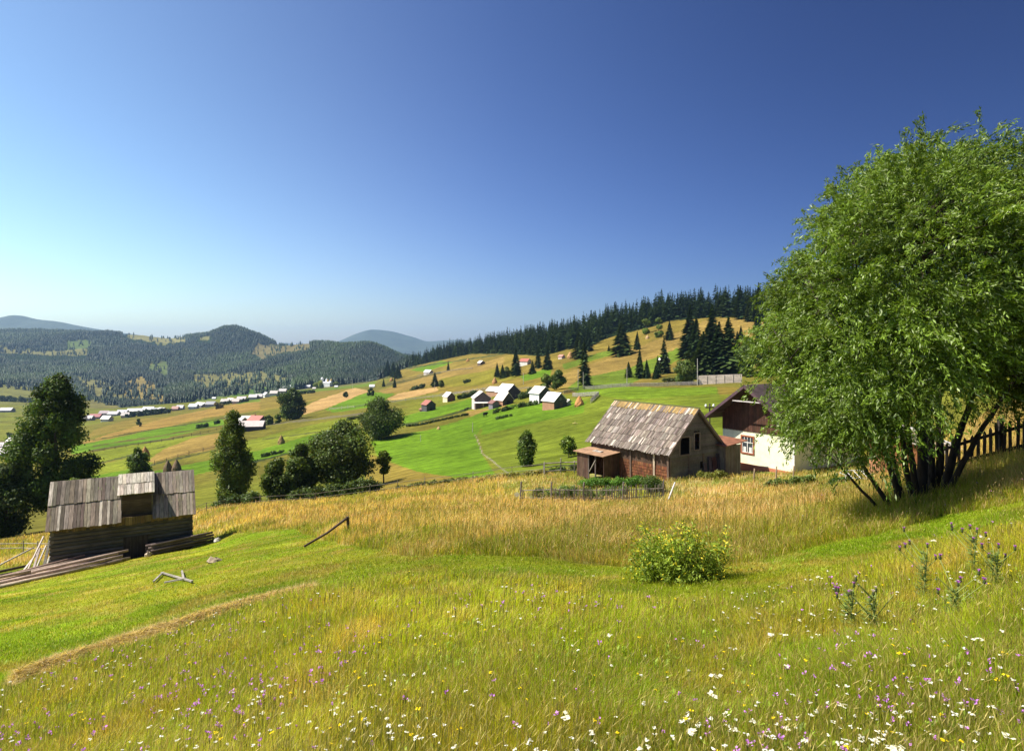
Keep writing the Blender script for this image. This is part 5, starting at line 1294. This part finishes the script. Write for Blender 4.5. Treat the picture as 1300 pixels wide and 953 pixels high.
upole('thin pole beside the lone spruce of the middle pasture', 552, 496, 484, arm=False)
upole('far thin pole at the field corner right of the church', 447.5, 494, 482, arm=False, col=(.6,.58,.55))
upole('thin grey pole in the corner of the bright green field', 600, 548, 536, arm=False, r=.09)
upole('thin pole in the meadow under the bright green field tip', 534, 560, 552, arm=False, r=.09)

# concrete wall
p0 = at(887, Y=208); p1 = at(942, Y=203)
t = thing('concrete_wall', 'pale stained concrete wall at the top of the yellow-green field', 'wall', p0)
d = p1-p0; m = MB(); m.hexa([(0,0,-.8),(d.x,d.y,d.z-.8),(d.x-.02,d.y+.6,d.z-.8),(0,.6,-.8),(0,0,3.0),(d.x,d.y,d.z+2.7),(d.x,d.y+.6,d.z+2.7),(0,.6,3.0)]); m.build('wall_panel', M['concrete'], t)
for q in range(1, 5):
    m = MB(); a = d*(q/5); m.box(a.x-.12, a.x+.12, a.y-.1, a.y+.02, a.z-.8, a.z+2.75, (.4,.36,.3)); m.build('pilaster', M['concrete'], t)

# haystacks
def haystack(label, px, pb, hpx, Y=None, fat=.42, col=(.36,.20,.07)):
    Y = Y or hit(px, pb, 60); p = at(px, Y=Y); h = hpx/F*Y; g = np.random.default_rng(int(px*10)); n = 14; m = MB()
    prof = [(1.0,0),(1.06,.12),(1.0,.3),(.78,.5),(.52,.7),(.26,.87),(.06,.98)]
    pts = [(math.cos(2*math.pi*j/n)*r*h*fat*(1+.05*g.normal()), math.sin(2*math.pi*j/n)*r*h*fat*(1+.05*g.normal()), z*h-.1*h*(z == 0)) for r, z in prof for j in range(n)]
    fs = [(i*n+j, i*n+(j+1) % n, (i+1)*n+(j+1) % n, (i+1)*n+j) for i in range(len(prof)-1) for j in range(n)]
    fs.append(tuple((len(prof)-1)*n+j for j in range(n)))
    t = thing('haystack', label, 'haystack', p); m.add(pts, fs, col); m.build('hay', M['hay'], t)
    m = MB(); m.tube([(0,0,0),(0,0,h*1.07)],[.07,.04],6,(.3,.25,.2)); m.build('pole', M['woodv'], t)
haystack('conical orange haystack inside the grey yard fence', 735.5, 516, 13, fat=.45, col=(.45,.22,.08))
haystack('tall pointed haystack in the bright green valley strip', 357, 564, 12, fat=.36, col=(.30,.20,.08))
haystack('left one of the two brown haystacks peeping over the barn roof', 213, 0, 15, Y=192, fat=.36, col=(.16,.11,.06))
haystack('right one of the two brown haystacks peeping over the barn roof', 224, 0, 15, Y=192, fat=.36, col=(.18,.12,.07))
haystack('orange haystack tip just above the small round tree', 184, 0, 14, Y=255, fat=.4)
haystack('tiny haystack at the foot of the low spruce clump', 497, 484, 5, fat=.5)
haystack('small pale hay heap in the meadow strip under the red-roofed barn', 557, 545, 4, fat=.6, col=(.45,.30,.14))
haystack('haystack behind the uppermost white-roofed cluster building', 628, 487, 8, fat=.4, col=(.4,.22,.09))
haystack('haystack beside the tiny shed under the wood', 724, 455, 9, fat=.45, col=(.42,.24,.1))
haystack('haystack high on the orange slope by bright green trees', 822, 430, 5, fat=.5, col=(.45,.3,.15))
haystack('small round haystack below the edge of the ridge wood', 594, 459, 4, fat=.6)
# hay drying rack: small yellow cross in the near slope
p = at(730, 541, ymin=50); t = thing('hay_rack', 'small yellow hay-drying stake on the near green slope', 'hay rack', p)
m = MB(); m.tube([(0,0,-.1),(0,0,1.3)],[.04,.03],6,(.4,.33,.2)); m.build('stake', M['woodv'], t)
m = MB(); m.tube([(-.55,0,.62),(0,0,.7),(.55,0,.62)],[.08,.13,.08],6,(.5,.42,.15)); m.build('hay', M['hay'], t)
# black animal-sized thing in the pasture: a grazing cow
p = at(616, 530, ymin=80); s = p.y/150
t = thing('cow', 'black cow standing on the edge of the bright green pasture', 'cow', p, R(60))
m = MB(); m.tube([(-.95,0,1.0),(-.8,0,1.08),(-.3,0,1.05),(.3,0,1.03),(.75,0,1.1),(1.05,0,1.2),(1.35,0,1.15),(1.6,0,1.0)],[.15,.36,.42,.42,.38,.26,.19,.10],9,(.012,.011,.011))
for x, y in ((-.75,-.2),(-.75,.2),(.65,-.18),(.65,.18)): m.tube([(x,y,.85),(x+(.06 if x<0 else 0),y,.45),(x,y,0)],[.15,.08,.06],6,(.012,.011,.011))
m.tube([(-.95,0,1.1),(-1.05,0,.6)],[.03,.03],5,(.012,.011,.011)); m.build('body', M['wall'], t, True)
for s_ in (-1,1):
    m = MB(); m.tube([(1.35,s_*.15,1.28),(1.38,s_*.3,1.42)],[.03,.01],5,(.4,.38,.3)); m.build('horn', M['wall'], t)
# pale garden frame glimpsed under the willow
p = P(1088, 590, 33); p.z = gz(p.x, p.y); t = thing('sled_frame', 'pale metal frame lying in the weeds left of the willow stems', 'frame', p)
m = MB(); pts = [(-.9,0,.55),(-.4,-.35,.35),(.5,-.35,.3),(.9,0,.45),(.4,.35,.6),(-.5,.35,.62),(-.9,0,.55)]; m.tube(pts,[.025]*7,6,(.6,.58,.56)); m.build('rim', M['tin'], t)
m = MB()
for q in (-.4,0,.4): m.tube([(q,-.35,.34),(q,.35,.6)],[.018,.018],5,(.6,.58,.56))
for q in (-.6,.6): m.tube([(q,0,.45),(q,0,-.1)],[.025,.025],5,(.5,.48,.46))
m.build('bars', M['tin'], t)

# ------------------------------------------------------------ meadow grass
def blades(x, Y, z, h, w, cb, ct, g, lean=.28, wind=.10):
    n = len(x); a = g.random(n)*2*np.pi; face = np.stack([np.cos(a), np.sin(a)*.35, np.zeros(n)], 1); face = unit(face)
    ld = np.stack([g.normal(size=n)*lean+wind+.9*(vnoise(x*1.4, Y*1.4, 62)-.5), g.normal(size=n)*lean+.6*(vnoise(x*1.4, Y*1.4, 63)-.5), np.zeros(n)], 1)*h[:, None]
    b = np.stack([x, Y, z-.02], 1); up = np.array([0, 0, 1.])
    m = b+ld*.35+up*(h*.55)[:, None]; t = b+ld+up*(h*np.clip(1-.4*np.linalg.norm(ld, axis=1)/h, .4, 1))[:, None]
    s = face*w[:, None]/2
    V = np.stack([b-s*.8, b+s*.8, m+s, m-s, t], 1).reshape(-1, 3); i = np.arange(n)*5
    f = np.concatenate([np.stack([i, i+1, i+2], 1), np.stack([i, i+2, i+3], 1), np.stack([i+3, i+2, i+4], 1)])
    C = np.stack([cb, cb, cb*.4+ct*.6, cb*.4+ct*.6, ct], 1).reshape(-1, 3)
    return V, f, C
def meadow():
    g = np.random.default_rng(50); n = 1150000
    px = g.uniform(-130, 1430, n); inv = g.uniform(1/62, 1/2.5, n)**1.0
    # denser towards the back where blades are thin on screen
    Y = 1/(1/62+(1/2.5-1/62)*g.random(n)**1.45)
    x = (px-CX)/F*Y; py = base_py(px, Y)
    h, c, mown, low = zones(x, Y, px, py)
    # clear the building footprints
    k = np.ones(n, bool)
    k &= ~inpoly(x, Y, [tuple(lbw(-3.3,-1.75).xy), tuple(lbw(3.3,-1.75).xy), tuple(lbw(3.3,1.75).xy), tuple(lbw(-3.3,1.75).xy)])
    k &= ~((Y > 48) & (px > 740) & (px < 1010))
    # sparser bands so the soil and thatch show
    k &= g.random(n) < np.where(mown > .5, .85, 1)
    x, Y, px, py, h, c, mown, low = [q[k] for q in (x, Y, px, py, h, c, mown, low)]; n = len(x); z = ground_z(x, Y)
    hh = h*g.uniform(.45, 1.2, n)*np.where(mown > .5, 1, .62+.85*vnoise(x*2.3, Y*2.3, 61)); wmin = Y*.00062; w = np.maximum(g.uniform(.0018, .0036, n), wmin*g.uniform(.7, 1.5, n))
    cc = np.clip(c*(1+.20*g.normal(size=(n, 1)))*(1+.06*g.normal(size=(n, 3))), .01, .8)
    straw = g.random(n) < np.where(mown > .5, .08, np.where(low, .13, .20)); cc[straw] = np.array([.58, .46, .20])*(1+.2*g.normal(size=(straw.sum(), 1)))
    tip = cc*np.array([1.15, 1.1, 1.0]); seed = (g.random(n) < .13) & (mown < .5); tip[seed] = np.array([.52, .25, .13])
    V, f, C = blades(x, Y, z, hh, w, np.clip(cc*.9, 0, 1), np.clip(tip, 0, 1), g)
    tag(fast_mesh('meadow_grass', V, f, C, M['grass']), 'sunlit hay meadow grass, tall and tan or freshly mown and green', 'grass', kind='stuff')
    # seed heads: fine tufts above the tall grass
    n = 38000; px = g.uniform(-130, 1430, n); Y = 1/(1/60+(1/2.5-1/60)*g.random(n)**1.3); x = (px-CX)/F*Y; py = base_py(px, Y)
    h, c, mown, low = zones(x, Y, px, py); k = (mown < .5) & ~((Y > 48) & (px > 740) & (px < 1010)) & ~inpoly(x, Y, [tuple(lbw(-3.3,-1.75).xy), tuple(lbw(3.3,-1.75).xy), tuple(lbw(3.3,1.75).xy), tuple(lbw(-3.3,1.75).xy)])
    x, Y, px, h, low = x[k], Y[k], px[k], h[k], low[k]; n = len(x); z = ground_z(x, Y); hh = h*g.uniform(.8, 1.35, n)
    top = np.stack([x+g.normal(size=n)*.06*hh+.06*hh, Y+g.normal(size=n)*.06, z+hh], 1)
    L = g.uniform(.02, .04, n); ax = unit(np.stack([g.normal(size=n)*.5+.3, g.normal(size=n)*.4, np.ones(n)], 1))*L[:, None]
    bx = unit(np.stack([g.normal(size=n), g.normal(size=n)*.3, np.zeros(n)], 1))*np.maximum(.0025, Y*.0004)[:, None]
    v1, f1 = quads_from(top, ax, bx); sc1 = np.where(low[:, None], np.array([.50, .42, .14]), np.array([.60, .42, .20]))*(1+.25*g.normal(size=(n, 1)))
    # stalks
    st = np.stack([x, Y, z], 1); s = unit(np.stack([np.ones(n), np.zeros(n), np.zeros(n)], 1))*np.maximum(.0012, Y*.00028)[:, None]
    v2 = np.stack([st-s, st+s, top+s, top-s], 1).reshape(-1, 3); f2 = np.arange(n*4).reshape(n, 4)+len(v1)
    C = np.concatenate([np.repeat(np.clip(sc1, .02, 1), 4, 0), np.repeat(np.tile(np.array([.34, .33, .08]), (n, 1)), 4, 0)])
    tag(fast_mesh('seed_heads', np.concatenate([v1, v2]), np.concatenate([f1, f2]), C, M['grass']), 'ripe brown seed heads above the tall meadow grass', 'grass', kind='stuff')
meadow()
def herbs():
    g = np.random.default_rng(55); n = 9000
    px = g.uniform(-100, 1400, n); Y = 1/(1/26+(1/2.6-1/26)*g.random(n)**1.1); x = (px-CX)/F*Y; py = base_py(px, Y)
    h, c, mown, low = zones(x, Y, px, py); k = g.random(n) < (.25+.75*(fbm(x*.9, Y*.9, 90, 3) > .5))*np.where(mown > .5, .35, 1)
    k &= ~((px < 300) & (Y > 28)); x, Y, mown = x[k], Y[k], mown[k]; m_ = 9; n = len(x)
    X = np.repeat(x, m_); YY = np.repeat(Y, m_); hh = np.repeat(np.where(mown > .5, .04, g.uniform(.03, .13, n)), m_)*g.uniform(.4, 1.1, n*m_)
    a = g.random(n*m_)*6.28; d = np.stack([np.cos(a), np.sin(a), .25+.6*g.random(n*m_)], 1); L = g.uniform(.010, .028, n*m_)
    p = np.stack([X, YY, ground_z(X, YY)+hh], 1)+d*(L*.8)[:, None]; b = unit(np.cross(d, np.array([0, 0, 1.])))*(L*g.uniform(.22, .42, n*m_))[:, None]
    v, f = quads_from(p, d*L[:, None], b); cc = np.repeat(np.array([[.22, .31, .03]])*(1+.3*g.normal(size=(n, 1))), m_, 0)*(1+.12*g.normal(size=(n*m_, 1)))
    tag(fast_mesh('meadow_herbs', v, f, np.repeat(np.clip(cc, .02, 1), 4, 0), M['leaf']), 'broad-leaved green herbs low among the meadow grass', 'plants', kind='stuff')
herbs()

def flowers():
    g = np.random.default_rng(60)
    def scatter(n, dens, cols, rad, stem_up, flat=True):
        px = g.uniform(-100, 1400, n); Y = 1/(1/45+(1/2.6-1/45)*g.random(n)**1.2); x = (px-CX)/F*Y; py = base_py(px, Y)
        h, c, mown, low = zones(x, Y, px, py); k = dens(x, Y, px, py, mown, low) > g.random(n)
        k &= ~((Y > 40) & (px > 740)) & ~((px < 290) & (Y > 30))
        x, Y, h = x[k], Y[k], h[k]; n = len(x); z = ground_z(x, Y)+h*g.uniform(.85, 1.25, n)*stem_up+.02
        r = np.maximum(g.uniform(.6, 1.25, n)*rad, Y*.00075); V = []; Fq = []; C = []; off = 0
        m_ = 6
        for q in range(m_):   # florets around the head: small rhombs
            a = g.random(n)*6.28; d = np.sqrt(g.random(n))*r*.75
            p = np.stack([x+np.cos(a)*d, Y+np.sin(a)*d, z+g.normal(size=n)*r*(.10 if flat else .4)], 1)
            ax = unit(np.stack([np.cos(a), np.sin(a), .3*g.normal(size=n)+(0 if flat else .8)], 1))*(r*.42)[:, None]; bb = unit(np.stack([-np.sin(a), np.cos(a), .3*g.normal(size=n)], 1))*(r*.36)[:, None]
            v, f = quads_from(p, ax, bb); V.append(v); Fq.append(f+off); off += len(v)
            cc = np.array(cols)[g.integers(len(cols), size=n)]*(1+.12*g.normal(size=(n, 1))); C.append(np.repeat(np.clip(cc, 0, 1), 4, 0))
        s = np.stack([np.maximum(.0015, Y*.0003), np.zeros(n), np.zeros(n)], 1); b = np.stack([x+g.normal(size=n)*.03, Y, z-h*1.05-.02], 1); t = np.stack([x, Y, z], 1)
        V.append(np.stack([b-s, b+s, t+s, t-s], 1).reshape(-1, 3)); Fq.append(np.arange(n*4).reshape(n, 4)+off); C.append(np.tile(np.array([.12, .17, .03]), (n*4, 1)))
        return np.concatenate(V), np.concatenate(Fq), np.concatenate(C)
    def clump(x, Y, s, sc_, th): return np.clip((fbm(x*sc_, Y*sc_, s, 3)-th)*6, 0, 1)
    def dW(x, Y, px, py, mown, low): return (1-mown)*np.where(low, .10+.9*clump(x, Y, 71, .7, .50), .35*clump(x, Y, 72, .5, .48))*np.where(Y < 2.9, .3, 1)
    def dWbig(x, Y, px, py, mown, low): return (1-mown)*low*np.clip((px-650)/250, 0, 1)
    def dP(x, Y, px, py, mown, low): return (1-mown)*np.where(low, .95*clump(x, Y, 73, .55, .52)+.05, .3*clump(x, Y, 74, .5, .5))
    def dY(x, Y, px, py, mown, low): return (1-mown)*np.where(low, .5, .15)
    for nm, lab, args in (('white_flowers', 'white yarrow and carrot flowers dotting the near meadow', (2800, dW, [(.80,.78,.66),(.75,.75,.70)], .016, 1.0)),
                          ('carrot_flowers', 'larger flat cream umbels in the rough grass on the near slope', (170, dWbig, [(.80,.77,.62)], .038, 1.05)),
                          ('purple_flowers', 'purple knapweed flowers dotting the near meadow', (3600, dP, [(.55,.22,.66),(.62,.30,.68),(.48,.18,.58)], .019, .95, False)),
                          ('yellow_flowers', 'yellow hawkweed flowers dotting the near meadow', (700, dY, [(.85,.65,.02)], .015, 1.0))):
        v, f, c = scatter(*args); tag(fast_mesh(nm, v, f, c, M['petal']), lab, 'flowers', kind='stuff')
flowers()
# hay left in a row on the mown grass
def windrow():
    g = np.random.default_rng(70); n = 42000; t = g.random(n)
    pxs = np.interp(t, [0,.2,.45,.65,.8,1], [20,100,180,260,330,400]); pys = np.interp(t, [0,.2,.45,.65,.8,1], [866,838,812,785,765,750])
    X = np.array([at(a, b).xy for a, b in zip(np.interp(np.linspace(0,1,40),[0,.2,.45,.65,.8,1],[20,100,180,260,330,400]), np.interp(np.linspace(0,1,40),[0,.2,.45,.65,.8,1],[866,838,812,785,765,750]))])
    x = np.interp(t, np.linspace(0,1,40), X[:, 0]); Y = np.interp(t, np.linspace(0,1,40), X[:, 1])
    wd = .03+.20*fbm(t*13, t*0, 3, 3)*np.clip(1.3-.35*t, 0, 2); k = g.random(n) < .35+.65*np.clip((fbm(t*22, t*0+3, 8, 3)-.35)*4, 0, 1)
    off = g.normal(size=n)*wd; x = x+off*.45; Y = Y-off*.9; x, Y, off, wd = x[k], Y[k], off[k], wd[k]; n = len(x)
    z = ground_z(x, Y)+.03+np.exp(-(off/wd)**2)*.11*g.random(n)
    d = unit(np.stack([g.normal(size=n)+.6, g.normal(size=n), g.normal(size=n)*.35], 1)); L = g.uniform(.05, .16, n); s = unit(np.cross(d, g.normal(size=(n, 3))))
    v, f = quads_from(np.stack([x, Y, z], 1), d*L[:, None], s*np.maximum(.003, Y*.0004)[:, None])
    c = np.array([.60, .48, .25])*(1+.25*g.normal(size=(n, 1))); tag(fast_mesh('cut_hay', v, f, np.repeat(np.clip(c, .02, 1), 4, 0), M['grass']), 'brown row of raked hay on the mown grass', 'hay', kind='stuff')
windrow()
# yellow-green shrub in the middle of the meadow
def meadow_shrub():
    g = np.random.default_rng(80); Yb = 9.6; c0 = at(862, Y=Yb); t = thing('shrub', 'yellow-green goldenrod-like shrub standing alone in the tall grass', 'bush', c0)
    P_, D, T_ = [], [], []; st = MB()
    for i in range(240):
        a = g.random()*6.28; r0 = g.random()**.6*.38; bx = math.cos(a)*r0; by = math.sin(a)*r0*.7; h = g.uniform(.2, 1.0)**1.3*(1.0-.7*r0); lean = np.array([bx*1.1+g.normal()*.12, by*1.1+g.normal()*.12, h])
        e = np.array([bx, by, 0])+lean
        if i % 3 == 0: st.tube([(bx, by, -.03), tuple((np.array([bx, by, 0])+e)/2+np.array([0,0,.03])), tuple(e)], [.006,.005,.002], 4, (.12,.12,.03))
        nl = 56; s = g.uniform(.12, 1, nl); p = np.array([bx, by, 0])+lean*s[:, None]+g.normal(size=(nl, 3))*.04
        P_.append(p); D.append(g.normal(size=(nl, 3))+np.array([0, 0, .5])); T_.append(np.where(s > .86, 1.0, 0.0))
    p = np.concatenate(P_); d = unit(np.concatenate(D)); tt = np.concatenate(T_); n = len(p); s = unit(np.cross(d, g.normal(size=(n, 3)))); L = g.uniform(.015, .04, n)
    v, f = quads_from(p, d*L[:, None], s*L[:, None]*.36)
    c = np.array([.22, .30, .03])*(1+.25*g.normal(size=(n, 1))); yl = (tt > .5) & (g.random(n) < .28); c[yl] = (.70, .58, .04)
    fast_mesh('foliage', v, f, np.repeat(np.clip(c, .02, 1), 4, 0), M['leaf'], t); st.build('stems', M['woodv'], t)
meadow_shrub()
# thistles
for i, (px, Y, h, lab) in enumerate(((1078,5.4,.42,'tall purple thistle left of the pair on the near slope'),(1106,5.2,.4,'tall thistle with pale heads beside the purple one'),(1172,6.0,.55,'tallest thistle crowned with several purple heads'),(1235,6.3,.48,'leafy dark thistle near the edge of the picture slope'),(1262,5.6,.4,'shorter thistle with reddish stem on the near slope'),(1210,5.0,.34,'low bushy thistle between the taller ones'))):
    g = np.random.default_rng(200+i); p0 = at(px, Y=Y); t = thing('thistle', lab, 'plant', p0)
    m = MB(); tips = []
    m.tube([(0,0,-.05),(.02,0,h*.5),(.04,0,h)], [.007,.006,.004], 6, (.24,.28,.08)); tips.append(np.array([.04,0,h]))
    for q in range(7):
        z = h*g.uniform(.35,.85); a = g.random()*6.28; L = g.uniform(.08,.22); e = np.array([math.cos(a)*L, math.sin(a)*L, z+L*1.1]); m.tube([(.02,0,z), tuple(e)], [.004,.003], 5, (.24,.28,.08)); tips.append(e)
    m.build('stem', M['woodv'], t)
    P_, D = [], []
    for q in range(170): z = h*g.uniform(.05,.95); a = g.random()*6.28; L = g.uniform(.03,.10)*(1.2-z/h*.6); P_.append([math.cos(a)*L*.6, math.sin(a)*L*.6, z]); D.append([math.cos(a)*L, math.sin(a)*L, L*.2])
    P_ = np.array(P_); D = np.array(D); s = unit(np.cross(D, np.array([0,0,1.])))*.009; v, f = quads_from(P_, D*.5, s)
    c = np.array([.20,.27,.07])*(1+.25*g.normal(size=(len(P_),1))); fast_mesh('leaves', v, f, np.repeat(np.clip(c,.01,1),4,0), M['leaf'], t)
    for e in tips[:6 if i != 1 else 4]:
        m = MB(); e = Vector(e); m.tube([e, e+Vector((0,0,.010)), e+Vector((0,0,.022)), e+Vector((0,0,.03))], [.006,.012,.010,.007], 7, (.08,.10,.04)); hb = m.build('flower_head', M['petal'], t)
        pc = (.45,.15,.5) if i != 1 else (.6,.5,.45); fl = MB()
        for q in range(14):
            a = g.random()*6.28; k_ = g.uniform(.004,.017); fl.beam(e+Vector((0,0,.026)), e+Vector((math.cos(a)*k_, math.sin(a)*k_, .046)), .004, .003, vary(pc,.2))
        fl.build('petals', M['petal'], hb)
# sunflowers/pale blooms in the garden
for i, (px, py) in enumerate(((656,641),(672,628),(692,629),(700,623),(704,621),(713,623),(686,640))):
    Y = 39; p = P(px, py, Y); b = at(px, Y=Y); t = thing('garden_flower', ['white bloom at the end of the garden fence','pale yellow bloom beside the crooked pickets','yellow bloom standing low in the garden','larger of two light yellow blooms in the garden','brightest yellow bloom in the garden','small cream bloom right of the bright one','yellow bloom hanging through the garden fence'][i], 'flower', b)
    h = max(.5, p.z-b.z); m = MB(); m.tube([(0,0,-.1),(0,0,h)],[.012,.01],5,(.08,.12,.03)); m.build('stem', M['woodv'], t)
    m = MB(); c = (.80,.78,.35) if i else (.8,.8,.78)
    for q in range(9):
        a = q*.7; m.add([(0,-.03,h),(math.cos(a)*.13-math.sin(a)*.04,-.05,h+math.sin(a)*.13+math.cos(a)*.04),(math.cos(a)*.17,-.04,h+math.sin(a)*.17),(math.cos(a)*.13+math.sin(a)*.04,-.05,h+math.sin(a)*.13-math.cos(a)*.04)],[(0,1,2,3)],c)
    m.build('bloom', M['petal'], t)

# ------------------------------------------------------------ air
m, nt = new_mat('air')
pv = N(nt, 'ShaderNodeVolumePrincipled'); pv.inputs['Color'].default_value = (.42, .67, 1, 1); pv.inputs['Density'].default_value = 6.2e-5; pv.inputs['Anisotropy'].default_value = .2
o = N(nt, 'ShaderNodeOutputMaterial'); nt.links.new(pv.outputs[0], o.inputs['Volume'])
hb = MB(); zlo = -175; hb.box(-24500, 30000, -60, 14200, zlo, 420); hz = hb.build('haze', m); tag(hz, 'thin blue summer haze filling the valley air', 'haze', kind='stuff')

# ------------------------------------------------------------ light, sky, camera
EL = R(52); sd = Vector((-.985, -.04, 0)).normalized(); to_sun = Vector((sd.x*math.cos(EL), sd.y*math.cos(EL), math.sin(EL)))
sl = bpy.data.lights.new('sun', 'SUN'); sl.energy = 5.0; sl.angle = R(.5); sl.color = (1, .93, .80)
so = bpy.data.objects.new('sun', sl); COL.objects.link(so); so.rotation_euler = (-to_sun).to_track_quat('-Z', 'Y').to_euler()
SKY_G = 1.4; SKY_T = (.5, .5, .5, 1); SKY_S = .094
w = bpy.data.worlds.new('World'); sc.world = w; w.use_nodes = True; nt = w.node_tree; nt.nodes.clear()
sky = N(nt, 'ShaderNodeTexSky'); sky.sky_type = 'NISHITA'; sky.sun_disc = False; sky.sun_elevation = EL; sky.sun_rotation = math.atan2(sd.x, sd.y)
sky.altitude = 900; sky.air_density = 1.0; sky.dust_density = 1.6; sky.ozone_density = 4.0
bg = N(nt, 'ShaderNodeBackground'); bg.inputs[1].default_value = .115
wo = N(nt, 'ShaderNodeOutputWorld'); gm = N(nt, 'ShaderNodeGamma'); gm.inputs[1].default_value = SKY_G
sk = N(nt, 'ShaderNodeMix', data_type='RGBA', blend_type='MULTIPLY'); sk.inputs[0].default_value = 1; sk.inputs[7].default_value = SKY_T
# the sky seen through a polarising filter: pale towards the sun's side, deep blue away from it
tcw = N(nt, 'ShaderNodeTexCoord'); sx = N(nt, 'ShaderNodeSeparateXYZ'); mr = N(nt, 'ShaderNodeMapRange'); mr.inputs[1].default_value = -1; mr.inputs[2].default_value = 1
nt.links.new(tcw.outputs['Generated'], sx.inputs[0]); nt.links.new(sx.outputs[0], mr.inputs[0])
rp = N(nt, 'ShaderNodeValToRGB'); nt.links.new(mr.outputs[0], rp.inputs[0]); el = rp.color_ramp.elements; rp.color_ramp.interpolation = 'B_SPLINE'
RP = [(.0, (.80, .74, .58)), (.19, (.80, .74, .58)), (.36, (.64, .54, .50)), (.5, (.38, .37, .44)), (.68, (.155, .175, .275)), (.85, (.095, .112, .18)), (1., (.095, .112, .18))]
while len(el) < len(RP): el.new(.5)
for i_, (p_, c_) in enumerate(RP): el[i_].position = p_; el[i_].color = (*c_, 1)
nt.links.new(rp.outputs[0], sk.inputs[7])
bg.inputs[1].default_value = SKY_S
nt.links.new(sky.outputs[0], gm.inputs[0]); nt.links.new(gm.outputs[0], sk.inputs[6]); nt.links.new(sk.outputs[2], bg.inputs[0]); nt.links.new(bg.outputs[0], wo.inputs[0])
cam = bpy.data.cameras.new('camera'); co = bpy.data.objects.new('camera', cam); COL.objects.link(co); sc.camera = co
cam.sensor_width = 36; cam.lens = 36*F/1300; cam.shift_y = -(476.5-HY)/1300; co.location = (0, 0, 0); co.rotation_euler = (math.pi/2, 0, 0)
cam.clip_start = .1; cam.clip_end = 60000
sc.view_settings.view_transform = 'Standard'; sc.view_settings.look = 'None'; sc.view_settings.exposure = .82; sc.view_settings.gamma = 1
sc.render.engine = 'CYCLES'; cy = sc.cycles; cy.use_denoising = True; cy.max_bounces = 5; cy.diffuse_bounces = 2; cy.glossy_bounces = 2; cy.transmission_bounces = 3; cy.volume_bounces = 0; cy.transparent_max_bounces = 8
